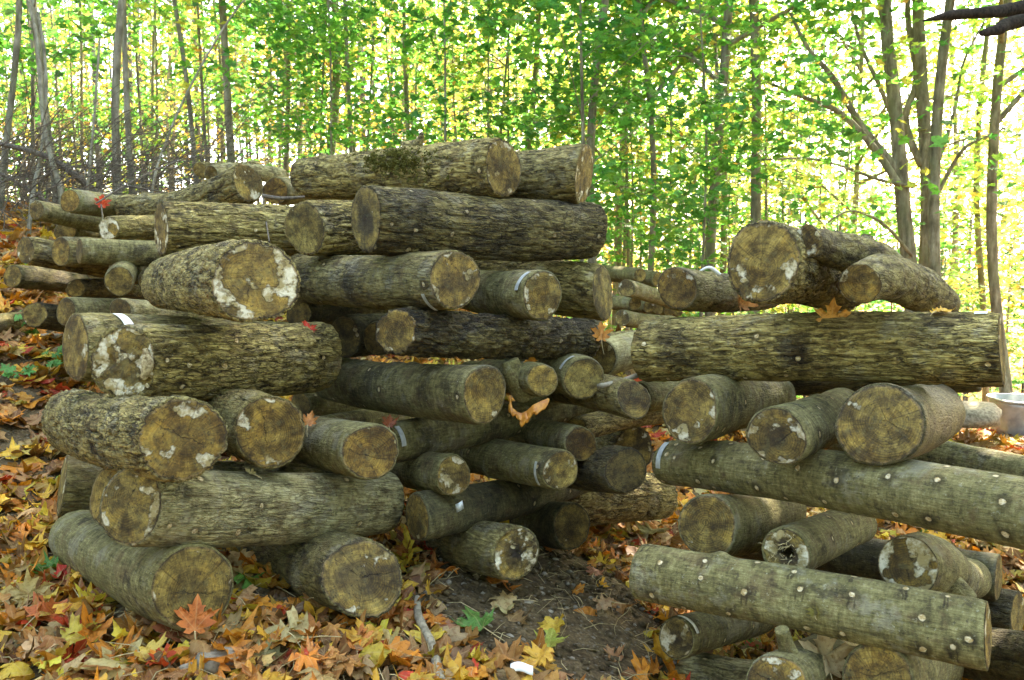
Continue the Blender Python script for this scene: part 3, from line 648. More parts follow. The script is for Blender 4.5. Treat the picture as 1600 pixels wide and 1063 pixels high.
def ring_strip(edge_r, Lpos, ang0, ang1, width, Rl, n=14, th=.0012, lift=.003):
    a = np.radians(np.linspace(ang0, ang1, n)); V = []
    for z in (Lpos - width / 2, Lpos + width / 2):
        for rr in (Rl + lift, Rl + lift + th):
            V.append(np.stack([rr * np.cos(a), rr * np.sin(a), np.full(n, z)], -1))
    V = np.concatenate(V); q = []
    for i in range(n - 1):
        A, B, C_, D = i, n + i, 2 * n + i, 3 * n + i
        q += [(B, B + 1, D + 1, D), (A, C_, C_ + 1, A + 1), (A, A + 1, B + 1, B), (C_, D, D + 1, C_ + 1)]
    q += [(0, n, 3 * n, 2 * n), (n - 1, 3 * n - 1, 4 * n - 1, 2 * n - 1)]
    return V, np.array(q)

def add_log(key, near, far, style, opts, label, idx):
    d1, d2 = DEPTH.get(key, (near[3], far[3]))
    a = pt(near[0], near[1], d1); b = pt(far[0], far[1], d2); R1 = near[2] * d1 / F; R2 = far[2] * d2 / F
    L = (b - a).length; M = frame(a, b)
    CAPS[key] = (a, b, R1, R2, d1)
    slope = SLOPE.get(key, (rnd.uniform(-.05, .05), rnd.uniform(-.05, .05)))
    bend = BEND.get(key, (rnd.uniform(-.016, .016), rnd.uniform(-.014, .014)))
    hi = near[2] > 29 or key in ('C9', 'C13', 'C4', 'M13')
    V, q, uv, cr, e0, e1 = body_mesh(key, R1, R2, L, style, slope, bend, idx, hi)
    root = empty('log', a, M); tag(root, label, 'log', group_of(key))
    me = mesh_np('bark', V, [q], M_BARK, uv=uv, attrs={'crack': cr})
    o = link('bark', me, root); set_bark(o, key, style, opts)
    for k, (e, z0, sg, sl) in enumerate(((e0, 0, 1, slope), (e1, L, -1, (0, 0)))):
        hol = 'hollow' in opts and k == 0
        rot = {'A11': .5, 'M5': .7, 'C11': .5, 'T2': .25, 'L7': .4, 'T7': .6}.get(key, 0) if k == 0 else 0
        EV, EF, rad = end_mesh(e, sl, z0, sg, idx, hi, hol, rot)
        em = mesh_np('cut_end', EV, EF, M_END, attrs={'rad': rad})
        eo = link('cut_end', em, root); set_end(eo, key, style)
    if key in TAGS:
        ac, aw, off, wd, kd = TAGS[key]
        if off < 0: off = L + off
        Rl = R1 + (R2 - R1) * off / L
        cam_dir = (Vector((0, 0, HC)) - a.lerp(b, off / L)).normalized(); lc = M.transposed() @ cam_dir
        side = 0 if lc.x > 0 else 180; s = 1 if side == 0 else -1
        a0, a1 = side + s * (ac - aw / 2), side + s * (ac + aw / 2)
        # sit on the bark surface
        tmid = math.radians((a0 + a1) / 2)
        sel = np.abs(V[:, 2] - off) < .02; an = np.arctan2(V[:, 1], V[:, 0]); dd = np.abs((an - tmid + np.pi) % (2 * np.pi) - np.pi)
        pts = V[sel & (dd < math.radians(aw / 2 + 8))]
        rl = float(np.percentile(np.hypot(pts[:, 0], pts[:, 1]), 88)) if len(pts) else Rl
        TV, TQ = ring_strip(None, off, min(a0, a1), max(a0, a1), wd, rl, lift=.001)
        t = link('tag', mesh_np('tag', TV, [TQ], M_TAGW if kd == 'w' else M_TAG, smooth=False), root)
    return root, M, a, b, R1, R2, L

def surf(u, v):
    """first log surface on the ray through a pixel -> point, outward normal, key"""
    best = None
    d = 1.2
    while d < 8.5:
        p = pt(u, v, d)
        for k, (a, b, r1, r2, _) in CAPS.items():
            ab = b - a; t = (p - a).dot(ab) / ab.length_squared
            if 0 <= t <= 1:
                c = a + ab * t; w = p - c; r = r1 + (r2 - r1) * t
                if w.length < r: return p, w.normalized(), k
        d += .006
    return None
ROOTS = {}
for idx, (key, near, far, style, opts, label) in enumerate(LOGS):
    ROOTS[key] = add_log(key, near, far, style, opts, label, idx)

# knobs, stubs and splinters that belong to single logs
def local_pt(key, p):
    root, M, a, b, R1, R2, L = ROOTS[key]
    return M.transposed() @ (p - a)
def part_tube(key, name, P, rad, mat, style='smooth', nt=20, lump=.15, end=None, n=18):
    P = [local_pt(key, p) for p in P]
    pp = smooth_path(P, n); rr = np.interp(np.linspace(0, 1, n), np.linspace(0, 1, len(rad)), rad)
    V, q, t = tube(pp, rr, nt, cap=end is None or True, seed=len(key), lump=lump)
    me = mesh_np(name, V, [q, t], mat, attrs={'crack': np.ones(len(V))})
    o = link(name, me, ROOTS[key][0])
    if mat is M_BARK: set_bark(o, '', style, '')
    return o
def px(key, u, v, d): return pt(u, v, d)
d = DEPTH['C16'][0]
part_tube('C16', 'branch_stub', [pt(1238, 1040, d + .06), pt(1228, 1008, d + .05), pt(1221, 984, d + .04)], [.030, .019, .016], M_BARK)
d = DEPTH['M13'][0]
part_tube('M13', 'branch_stub', [pt(822, 610, d + .10), pt(806, 588, d + .06), pt(797, 563, d + .05)], [.05, .034, .026], M_BARK)
d = DEPTH['T1'][0]
part_tube('T1', 'branch_stub', [pt(640, 236, d + .35), pt(655, 222, d + .33), pt(659, 207, d + .31)], [.045, .016, .006], M_BARK, 'rough')
d = DEPTH['L1'][0]
so = part_tube('L1', 'branch_scar', [pt(366, 300, d + .10), pt(352, 302, d + .02), pt(350, 303, d - .01)], [.05, .032, .026], M_END)
so['hue'] = 1.0; so['white'] = 0.0; so['dark'] = 0.0; so['heart'] = .3; so['wet'] = .3
d = DEPTH['A11'][0]
part_tube('A11', 'bark_flap', [pt(226, 545, d - .02), pt(231, 570, d - .02), pt(224, 592, d - .01)], [.006, .016, .006], M_ROT, lump=.5)
# splinters on the broken ends
def splinters(key, n, rmax, length, seed, mat):
    root, M, a, b, R1, R2, L = ROOTS[key]; g = random.Random(seed); A = Acc()
    for k in range(n):
        an = g.uniform(0, 6.28); r = R1 * g.uniform(.2, rmax); c = np.array([r * math.cos(an), r * math.sin(an), .01])
        e = c + np.array([g.uniform(-.02, .02), g.uniform(-.025, .01), -g.uniform(.25, 1) * length]); m = (c + e) / 2 + np.array([g.uniform(-.006, .006), g.uniform(-.006, .006), 0])
        A.tube([c, m, e], [g.uniform(.001, .0025), .0012, .0004], 4)
    link('splinters', A.mesh('splinters', mat), root)
splinters('C11', 60, .9, .035, 3, M_STRAW); splinters('M5', 10, .6, .018, 4, M_ROT); splinters('C16', 14, .8, .02, 5, M_ROT)

# forked log on top of the right crib and the lumpy cone-ended log: one continuous bark surface each
def forked(key, label, limbs, style, ends, tagopts=''):
    a = limbs[0][0][0]; a = pt(*a[:2], a[3]); b = limbs[0][0][-1]; b = pt(*b[:2], b[3]); M = frame(a, b)
    root = empty('log', a, M); tag(root, label, 'log', 'logs of the right crib')
    A = Acc(); MT = M.transposed()
    for (path, capd) in limbs:
        P = [MT @ (pt(u, v, d) - a) for u, v, r, d in path]; rr = [r * d / F for u, v, r, d in path]
        n = 70; pp = smooth_path(P, n); rad = np.interp(np.linspace(0, 1, n), np.linspace(0, 1, len(rr)), rr)
        V, q, t = tube(pp, rad, 64, cap=False); 
        C = np.repeat(pp, 64, 0)
        amp = .0045 if style != 'smooth' else .0015
        nn = (fbm(V * 9 + 3, 3) - .5)[:, None]; V = C + (V - C) * (1 + .22 * nn)
        nrm = (V - C) / np.linalg.norm(V - C, axis=1)[:, None]
        V = V + nrm * (np.abs(2 * fbm(V * np.array([38, 38, 14]) + 9, 2) - 1)[:, None] - .3) * amp * 2
        A.add(V, q, t)
        for (i0, sg) in ((0, 1), (n - 1, -1))[:capd]:
            ring = V[i0 * 64:(i0 + 1) * 64]; c = ring.mean(0); tt = pp[min(i0 + 1, n - 1)] - pp[max(i0 - 1, 0)]; tt /= np.linalg.norm(tt)
            rr2 = np.array([1, .98, .9, .75, .55, .35, .15]); EV = np.concatenate([c + (ring - c) * k - tt * sg * (.0015 if k < .95 else -.0005) + tt * .004 * (fbm(ring * 60 + k * 9, 2) - .5)[:, None] * (k < .95) for k in rr2])
            m = len(rr2); i = np.arange(m - 1)[:, None] * 64 + np.arange(64)[None]; j = np.arange(m - 1)[:, None] * 64 + (np.arange(64)[None] + 1) % 64
            q2 = np.stack([i, i + 64, j + 64, j], -1).reshape(-1, 4); EV = np.concatenate([EV, [c - tt * sg * .0015]]); k = np.arange(64)
            t2 = np.stack([np.full(64, len(EV) - 1), (m - 1) * 64 + (k + 1) % 64, (m - 1) * 64 + k], -1)
            eo = link('cut_end', mesh_np('cut_end', EV, [q2, t2], M_END, attrs={'rad': np.concatenate([np.repeat(rr2, 64), [0]])}), root)
            for kk, vv in zip(('hue', 'white', 'dark', 'heart', 'wet'), ends): eo[kk] = float(vv)
    V = np.concatenate(A.V)
    cr = np.clip(np.abs(2 * fbm(V * np.array([30, 30, 9]) + 9, 2) - 1) / .2, 0, 1)
    if style == 'smooth': cr = .6 + .4 * cr
    me = mesh_np('bark', V, [np.concatenate(A.q)], M_BARK, attrs={'crack': cr})
    o = link('bark', me, root); set_bark(o, '', style, 'plug')
    o['plug'] = 0.0
    return root, M, a
forked('C3', 'forked knobbly log with two cut limbs on top of the right crib',
       [([(1343, 443, 33, 2.02), (1375, 432, 37, 2.16), (1410, 440, 34, 2.4), (1440, 455, 34, 2.6), (1472, 476, 27, 2.85)], 2),
        ([(1259, 377, 25, 2.03), (1290, 385, 26, 2.12), (1330, 398, 32, 2.22), (1372, 415, 36, 2.32), (1392, 436, 30, 2.42)], 1),
        ([(1345, 402, 22, 2.28), (1352, 385, 18, 2.3), (1356, 372, 11, 2.31)], 1)], 'bark', (.55, .5, .1, .3, 0))
forked('C12', 'lumpy flaking white and brown log end that narrows to a snapped stub',
       [([(1418, 882, 46, 1.93), (1436, 882, 51, 1.99), (1458, 884, 45, 2.08), (1482, 896, 35, 2.2), (1500, 905, 32, 2.45), (1530, 900, 30, 2.75)], 1),
        ([(1450, 895, 34, 2.03), (1480, 915, 24, 2.0), (1505, 929, 17, 1.98), (1522, 938, 9, 1.97)], 0)], 'smooth', (.4, 1.0, 0, .5, 0))

# moss cushion on the topmost log
def moss():
    root, M, a, b, R1, R2, L = ROOTS['T1']; n = 4200; V = []; T = []
    g = R
    c = 0; out = []
    z0 = L * .47
    zz = g.normal(z0, .13, n); th = g.normal(math.radians(44) + (zz - z0) * 2.2, .34, n)
    lc = M.transposed() @ (Vector((0, 0, HC)) - a).normalized()
    th = th if lc.x > 0 else math.pi - th
    msk = vnoise(np.stack([np.cos(th) * 7, zz * 38, th * 0 + 5], -1)) + .45 * vnoise(np.stack([np.cos(th) * 18, zz * 110, th * 0 + 9], -1)) > .64
    msk &= g.random(n) < .62
    zz, th = zz[msk], th[msk]; n = len(zz)
    r = (R1 + (R2 - R1) * zz / L) * 1.03 + .001
    P = np.stack([r * np.cos(th), r * np.sin(th), zz], -1); N = np.stack([np.cos(th), np.sin(th), th * 0], -1)
    s = g.uniform(.003, .0065, n)[:, None]
    A_ = N * s * .7 + g.normal(0, 1, (n, 3)) * s * .4; B_ = g.normal(0, 1, (n, 3)) * s * .7; C_ = g.normal(0, 1, (n, 3)) * s * .7
    V = np.concatenate([P - N * .004 + B_, P - N * .004 - B_, P + A_, P - N * .004 + C_]); k = np.arange(n)
    T = np.concatenate([np.stack([k, k + n, k + 2 * n], -1), np.stack([k + n, k + 3 * n, k + 2 * n], -1), np.stack([k + 3 * n, k, k + 2 * n], -1)])
    link('moss', mesh_np('moss', V, [T], M_MOSS, smooth=False), root)
moss()

# bracket fungus hanging under the stubby log
def fungus():
    d = DEPTH['M13'][0]
    path = [pt(796, 618, d + .02), pt(799, 636, d), pt(812, 646, d - .01), pt(824, 642, d - .012), pt(836, 632, d - .016), pt(857, 623, d - .01)]
    n, m = 60, 9; pp = smooth_path(path, n); V = []
    out = np.array([.10, -.75, -.65]); out /= np.linalg.norm(out)
    for i in range(n):
        t = i / (n - 1); w = .028 * (math.sin(math.pi * min(1, max(0, t * 1.0))) ** .35) * (.72 + .38 * abs(math.sin(t * 8.5 + .4)))
        for j in range(m):
            s = j / (m - 1); ruf = .0075 * s * s * math.sin(t * 27 + 1.3 * math.sin(t * 11)) + .004 * s * math.sin(t * 51)
            V.append(pp[i] + out * w * s + np.array([ruf * .5, 0, ruf - .008 * s * s]))
    q = [(i * m + j, i * m + m + j, i * m + m + j + 1, i * m + j + 1) for i in range(n - 1) for j in range(m - 1)]
    o = link('bracket_fungus', mesh_np('bracket_fungus', V, [q], M_FUNGUS)); md = o.modifiers.new('t', 'SOLIDIFY'); md.thickness = .009; md.offset = 0
    md = o.modifiers.new('s', 'SUBSURF'); md.levels = md.render_levels = 1
    return o
tag(fungus(), 'orange brown wavy bracket fungus hanging under the stubby log end', 'fungus')

# ------------------------------------------------------------------ ground
def graded(n, half, k):
    s = np.linspace(-1, 1, n); return np.sinh(s * k) / np.sinh(k) * half
gx = graded(420, 140, 6.2); gy = graded(420, 140, 6.2) + 3.0
GX, GY = np.meshgrid(gx, gy)
GZ = ground(GX, GY)
nearw = np.exp(-((GX / 6) ** 2 + ((GY - 3) / 6) ** 2))
GZ = GZ + nearw * .03 * (fbm(np.stack([GX * 3, GY * 3, GX * 0], -1), 3) - .5) + nearw * .022 * (fbm(np.stack([GX * 22, GY * 22, GX * 0], -1), 3) - .5)
nn = len(gx); i = np.arange(nn - 1)[:, None] * nn + np.arange(nn - 1)[None]
tag(link('ground', mesh_np('ground', np.stack([GX, GY, GZ], -1).reshape(-1, 3), [np.stack([i, i + 1, i + 1 + nn, i + nn], -1).reshape(-1, 4)], M_SOIL)), kind='structure')

# ------------------------------------------------------------------ leaves
half = [(.03, 0), (.16, -.10), (.30, -.05), (.24, .07), (.40, .10), (.56, .20), (.44, .27), (.36, .33), (.50, .42), (.66, .60), (.50, .58), (.42, .66), (.30, .56), (.19, .50), (.20, .62), (.28, .76), (.15, .77), (.10, .88), (0, 1.04)]
OUT = np.array([(x, y) for x, y in half] + [(-x, y) for x, y in half[-2::-1]])
half2 = [(.04, 0), (.30, -.06), (.25, .10), (.62, .52), (.24, .48), (.22, .76), (0, 1.0)]
OUT2 = np.array(half2 + [(-x, y) for x, y in half2[-2::-1]])
PAL = np.array([(.74, .56, .06), (.74, .44, .05), (.70, .27, .03), (.56, .07, .02), (.30, .14, .04), (.60, .42, .16), (.68, .55, .24), (.14, .34, .05), (.50, .24, .06), (.38, .22, .08)])
def leaf_cloud(name, pos, nrm, size, cols, mat, detail=1, curl=.5, flat=0.0):
    n = len(pos)
    out = OUT if detail else OUT2
    ctr = np.array([[0, .38]])
    if detail == 2: tmpl = np.concatenate([out, ctr + (out - ctr) * .52, ctr])
    elif detail == 1: tmpl = np.concatenate([out, ctr])
    else: tmpl = out
    K = len(tmpl); k = len(out)
    T3 = np.concatenate([tmpl, np.zeros((K, 1))], 1)[None].repeat(n, 0)
    T3 = T3 + 0
    if detail:
        T3[:, :k, :2] *= 1 + R.normal(0, .05, (n, k, 1))
        T3[:, :, 0] *= R.uniform(.8, 1.12, n)[:, None]
    c1 = R.normal(0, curl, n)[:, None]; c2 = R.normal(0, curl, n)[:, None]; c3 = R.normal(0, curl * .6, n)[:, None]; ph = R.uniform(0, 6.28, n)[:, None]
    x, y = T3[:, :, 0], T3[:, :, 1] - .38
    T3[:, :, 2] = c1 * x * x + c2 * y * y + c3 * x * y + curl * .16 * np.sin(7 * x + 5 * y + ph) * (detail > 0)
    T3[:, :, 1] -= .38
    nrm = nrm / np.linalg.norm(nrm, axis=1)[:, None]
    a = R.normal(0, 1, (n, 3)); a -= nrm * (a * nrm).sum(1)[:, None]; a /= np.linalg.norm(a, axis=1)[:, None]; b = np.cross(nrm, a)
    V = pos[:, None] + (T3[:, :, :1] * a[:, None] + T3[:, :, 1:2] * b[:, None] + T3[:, :, 2:] * nrm[:, None]) * size[:, None, None]
    o = (np.arange(n) * K)[:, None, None]
    if detail == 0: F_ = [(np.arange(n) * K)[:, None] + np.arange(K)[None]]
    else:
        e = np.arange(k); e2 = (e + 1) % k
        if detail == 1: F_ = [(o + np.stack([e, e2, np.full(k, k)], -1)[None]).reshape(-1, 3)]
        else: F_ = [(o + np.stack([e, e2, e2 + k, e + k], -1)[None]).reshape(-1, 4), (o + np.stack([e + k, e2 + k, np.full(k, 2 * k)], -1)[None]).reshape(-1, 3)]
    col = cols[:, None].repeat(K, 1).reshape(-1, 3)
    UVt = np.tile(tmpl, (n, 1))
    return mesh_np(name, V.reshape(-1, 3), F_, mat, smooth=detail > 0, uv=UVt, attrs={'Col': col})

def petioles(pos, size, n):
    pass

SOILP = gp(850, 925)
def litter(name, r0, r1, dens, detail, smin, smax, curl, lift):
    A = 1.15 * (r1 ** 2 - r0 ** 2); n = int(A * dens)
    r = np.sqrt(R.uniform(r0 ** 2, r1 ** 2, n)); a = R.uniform(-1.15, 1.15, n)
    x = r * np.sin(a); y = r * np.cos(a)
    e = ((x - SOILP.x) / .36) ** 2 + ((y - SOILP.y) / .52) ** 2
    keep = (R.random(n) < np.clip((e - .75) * 1.6, .05, 1)) | (y > 3.3)
    # patchy cover
    keep &= R.random(n) < .55 + .9 * (fbm(np.stack([x * 2.2, y * 2.2, x * 0], -1), 2))
    if r0 > 5: keep &= ~((x > -1) & (y > 13.5))
    x, y = x[keep], y[keep]; n = len(x)
    z = ground(x, y) + np.abs(R.normal(0, lift, n)) + .006
    # keep clear of the logs' inside
    P = np.stack([x, y, z], -1); ok = np.ones(n, bool)
    for (c0, c1, ra, rb, _) in CAPS.values():
        c0 = np.array(c0); c1 = np.array(c1); ab = c1 - c0; t = np.clip(((P - c0) @ ab) / (ab @ ab), 0, 1)
        ok &= np.linalg.norm(P - (c0 + ab * t[:, None]), axis=1) > (ra + (rb - ra) * t) * .98
    P = P[ok]; n = len(P)
    N = np.stack([R.normal(0, .30, n), R.normal(-.04, .30, n), np.ones(n)], -1)
    w = np.array([.09, .18, .27, .045, .15, .07, .015, .005, .14, .09]); ci = R.choice(10, n, p=w / w.sum())
    C = PAL[ci] * R.uniform(.36, 1.12, (n, 1)) * R.uniform(.9, 1.1, (n, 3))
    me = leaf_cloud(name, P, N, R.uniform(smin, smax, n), np.clip(C, 0, 1), M_LEAF, detail, curl)
    tag(link('leaf_litter', me), kind='stuff')
    return P
LP1 = litter('litter_near', 1.05, 3.3, 760, 2, .045, .092, .75, .013)
litter('litter_mid', 3.3, 6.5, 330, 1, .07, .12, .6, .015)
litter('litter_far', 6.5, 15, 75, 1, .10, .17, .5, .015)
# crumbs, stems and needles over the soil
def debris():
    A = Acc(); g = random.Random(5)
    for k in range(1500):
        r = g.uniform(1.2, 3.6); a = g.uniform(-.85, .7); x, y = r * math.sin(a), r * math.cos(a)
        if g.random() < .05: x, y = SOILP.x + g.gauss(0, .3), SOILP.y + g.gauss(0, .35)
        z = float(ground(x, y)); L = g.uniform(.02, .11); t = g.uniform(0, 6.28); up = g.uniform(-.005, .045)
        p0 = np.array([x, y, z + .008]); p1 = p0 + np.array([L * math.cos(t), L * math.sin(t), up]); m = (p0 + p1) / 2 + np.array([g.uniform(-.01, .01), g.uniform(-.01, .01), g.uniform(0, .012)])
        rr = g.uniform(.0006, .0015); A.tube([p0, m, p1], [rr, rr, rr * .5], 3, cap=False)
    tag(link('forest_debris', A.mesh('forest_debris', M_STRAW)), kind='stuff')
debris()
def pebbles(cnt=170, s0=.003, s1=.011, mat=M_STONE, sd=.33):
    A = Acc(); g = random.Random(9)
    for k in range(cnt):
        x, y = SOILP.x + g.gauss(.05, sd), SOILP.y + g.gauss(0, sd); s = g.uniform(s0, s1)
        c = np.array([x, y, float(ground(x, y)) + s * .3 + .004]); th = np.linspace(0, 2 * np.pi, 7)[:-1]
        rings = [c + np.array([0, 0, z]) * s + np.stack([np.cos(th + g.random()) * q * s * g.uniform(.8, 1.6), np.sin(th) * q * s, th * 0], -1) for z, q in ((-.6, .5), (-.2, 1), (.3, .85), (.6, .35))]
        V = np.concatenate(rings + [[c + np.array([0, 0, .65 * s])]]); i = np.arange(3)[:, None] * 6 + np.arange(6)[None]; j = np.arange(3)[:, None] * 6 + (np.arange(6)[None] + 1) % 6
        k6 = np.arange(6)
        A.add(V, np.stack([i, j, j + 6, i + 6], -1).reshape(-1, 4), np.stack([18 + k6, 18 + (k6 + 1) % 6, np.full(6, 24)], -1))
    tag(link('gravel' if mat is M_STONE else 'soil_crumbs', A.mesh('gravel', mat)), kind='stuff')
pebbles()
pebbles(900, .004, .016, M_SOIL, .42)

def big_leaf(p, nrm, up, size, col, label, curl=(.3, .2, .1), wob=.08, seed=0, stem=.8, group=None):
    """one maple leaf: blade and stem, its base at the leaf stalk"""
    g = np.random.default_rng(seed + 100)
    n = Vector(nrm).normalized(); u = Vector(up); u = (u - n * u.dot(n)).normalized(); x = u.cross(n)
    M = Matrix((x, u, n)).transposed()
    root = empty('maple_leaf', Vector(p), M); tag(root, label, 'leaf', group)
    rings = [1, .78, .52, .26]; ctr = np.array([0, .38]); out = OUT * (1 + g.normal(0, .035, (len(OUT), 1)))
    T = np.concatenate([ctr + (out - ctr) * k for k in rings] + [ctr[None]]); X, Y = T[:, 0], T[:, 1] - .38
    Z = curl[0] * X * X + curl[1] * Y * Y + curl[2] * X * Y + wob * np.sin(6 * X + 4 * Y + seed) + .35 * wob * np.sin(17 * X - 9 * Y + seed * 2)
    # folded along the main veins
    Z = Z + .05 * np.abs(np.sin(np.arctan2(X, Y + .4) * 4.2)) * np.hypot(X, Y + .35)
    V = np.stack([X, Y, Z], -1) * size; k = len(OUT); m = 4
    i = np.arange(m - 1)[:, None] * k + np.arange(k)[None]; j = np.arange(m - 1)[:, None] * k + (np.arange(k)[None] + 1) % k
    e = np.arange(k)
    q = np.stack([i, j, j + k, i + k], -1).reshape(-1, 4); t = np.stack([(m - 1) * k + e, (m - 1) * k + (e + 1) % k, np.full(k, m * k)], -1)
    cc = np.array(col)[None] * (1 + .25 * (fbm(np.stack([T[:, 0] * 5 + seed, T[:, 1] * 5, T[:, 0] * 0], -1), 3) - .5)[:, None] * 2)
    link('blade', mesh_np('blade', V, [q, t], M_LEAF, uv=T, attrs={'Col': np.clip(cc, 0, 1)}), root)
    if stem:
        s = [np.array([0, -.38, float(Z[0])]) * size, np.array([.06, -.38 - stem * .5, .08]) * size, np.array([.2, -.38 - stem, .02]) * size]
        V, q, t = tube(smooth_path(s, 8), np.linspace(.0014, .0009, 8), 6)
        link('stem', mesh_np('stem', V, [q, t], M_STRAW, attrs={'Col': np.ones((len(V), 3)) * .4}), root)
    return root
Y_, O_, RD, BR, TN, GR, PK = (.66, .50, .06), (.62, .22, .03), (.62, .05, .02), (.20, .10, .045), (.50, .36, .18), (.10, .34, .04), (.75, .28, .22)
def on_log(u, v, size, col, label, seed, up=None, lift=.006, tilt=0.0, **k):
    h = surf(u, v)
    if not h: print('MISS', u, v); return
    p, n, key = h
    view = (Vector((0, 0, HC)) - p).normalized()
    n = (n * (1 - tilt) + view * tilt).normalized()
    big_leaf(p + n * lift + view * .004, n, up or (0.1, 0, 1), size, col, label, seed=seed, **k)
def on_ground(u, v, size, col, label, seed, tilt=.5, up=(.2, 1, .3), lift=.035, **k):
    p = gp(u, v); view = (Vector((0, 0, HC)) - p).normalized()
    n = (Vector((0, 0, 1)) * (1 - tilt) + view * tilt).normalized()
    big_leaf(p + Vector((0, 0, lift)), n, up, size, col, label, seed=seed, **k)
on_log(479, 515, .052, RD, 'small bright red maple leaf lying on the thick log with the crumbling white end', 1, tilt=.3)
on_log(608, 668, .042, (.34, .10, .04), 'dark red leaf standing at the top of the weathered orange brown end', 2, tilt=.6, lift=.03, curl=(1.6, .3, 0))
on_log(489, 662, .045, (.62, .26, .07), 'peach orange leaf caught between the cracked brown end and the smooth log beside it', 3, tilt=.6, lift=.03)
on_log(390, 742, .028, (.6, .5, .2), 'tiny yellow leaf scrap stuck to the top of the pale flaky log', 4)
on_log(828, 557, .055, (.66, .30, .05), 'orange curled leaf on top of the stubby log end above the fungus', 5, tilt=.5, lift=.03, curl=(1.2, .8, .4))
on_log(1150, 462, .085, (.48, .24, .09), 'brown curled leaf wedged under the big olive brown end', 6, tilt=.4, lift=.03, curl=(1.5, 1.0, .4))
on_log(1300, 496, .078, (.68, .36, .08), 'salmon maple leaf standing on the long ridged log of the right crib', 7, tilt=.9, lift=.02, wob=.04, stem=.2)
on_log(1470, 492, .05, (.70, .42, .05), 'golden leaf lying near the right end of the long ridged log', 8, lift=.01)
on_log(935, 522, .06, (.55, .24, .05), 'orange brown leaf behind the shaggy log near the pale peeled log', 9, tilt=.5, lift=.02)
on_log(1282, 1030, .105, (.52, .40, .20), 'large tan leaf lying on the log with the branch knob at the bottom edge', 10, tilt=.6, lift=.03, wob=.1)
on_log(1276, 955, .026, (.22, .20, .05), 'small withered greenish leaf stuck on the log with dripping wax dots', 11, tilt=.1, curl=(2.5, .4, 0), stem=.3)
on_log(158, 316, .06, (.60, .08, .04), 'red leaf hanging on a twig beside the bright orange log end', 12, tilt=.9, lift=.05)
h = surf(306, 965); big_leaf(h[0] + (Vector((0, 0, HC)) - h[0]).normalized() * .03 + Vector((0, 0, -.0)), (Vector((.25, 0, HC)) - h[0] + Vector((0, 0, .4))), (.15, 0, 1), .078, (.56, .17, .035), 'upright orange maple leaf leaning on the end of the smooth grey log at bottom left', seed=13, wob=.05, curl=(.3, .1, 0))
G = [(745, 990, .12, (.12, .28, .05), 'large green leaf with yellow edges on the ground right of the grey stick', .15), (125, 1008, .11, Y_, 'bright yellow maple leaf near the bottom left corner', .6),
     (185, 1052, .13, (.60, .46, .17), 'big buff leaf at the bottom edge right of the bright yellow leaf', .6), (590, 946, .11, (.66, .45, .09), 'crumpled golden leaf beside the dark tilted cut end', .5),
     (650, 983, .07, RD, 'scarlet leaf lying against the top of the grey stick', .4), (736, 890, .075, (.60, .18, .03), 'orange leaf on the soil in front of the splintered log end', .5),
     (862, 868, .055, (.60, .22, .06), 'small orange leaf on bare soil below the flat stones', .3), (785, 950, .10, (.58, .42, .17), 'curled buff leaf on the edge of the bare soil', .3),
     (75, 975, .12, (.60, .15, .03), 'orange red maple leaf at the left edge near the ground log', .4), (152, 918, .08, (.66, .28, .05), 'orange leaf at the lower side of the smooth grey log', .6),
     (100, 915, .08, RD, 'red and white curled leaf left of the smooth grey log', .5), (490, 945, .06, PK, 'pink leaf with a white tip among the leaves under the tilted end', .6),
     (860, 1018, .09, (.36, .42, .06), 'mottled yellow green leaf near the bottom centre', .3), (942, 955, .08, (.52, .34, .17), 'tan folded leaf on the soil left of the right crib', .4),
     (930, 905, .07, (.44, .20, .10), 'reddish brown folded leaf on the dark soil', .3), (275, 1000, .11, (.33, .10, .04), 'dark red brown leaf just under the upright orange leaf', .4),
     (455, 1010, .12, (.50, .42, .18), 'pale olive leaf at the bottom between yellow ones', .5), (560, 1020, .10, (.64, .24, .05), 'bright orange leaf at the bottom left of the grey stick', .4),
     (975, 820, .08, RD, 'crimson leaf at the foot of the grey ridged log', .4), (1075, 830, .09, (.70, .18, .10), 'red leaf left of the clean pale brown log end', .4),
     (690, 1000, .09, (.34, .15, .07), 'brown leaf on the ground right of the scarlet leaf', .4), (240, 1045, .09, (.62, .44, .08), 'gold leaf at the bottom edge under the ground log', .4),
     (30, 720, .09, (.66, .52, .1), 'pale yellow leaf on the left bank below the split grey log end', .4), (20, 560, .1, (.62, .46, .14), 'buff yellow leaf on the left bank beside green seedlings', .4)]
for q, (u, v, s, c, lb, tl) in enumerate(G):
    on_ground(u, v, s * .84, tuple(.88 * x for x in c), lb, 20 + q, tilt=tl * .6, lift=.028, up=(rnd.uniform(-1, 1), rnd.uniform(-.3, 1), .3), curl=(rnd.uniform(-.2, .9), rnd.uniform(-.4, .7), rnd.uniform(-.5, .5)), wob=rnd.uniform(.05, .11))

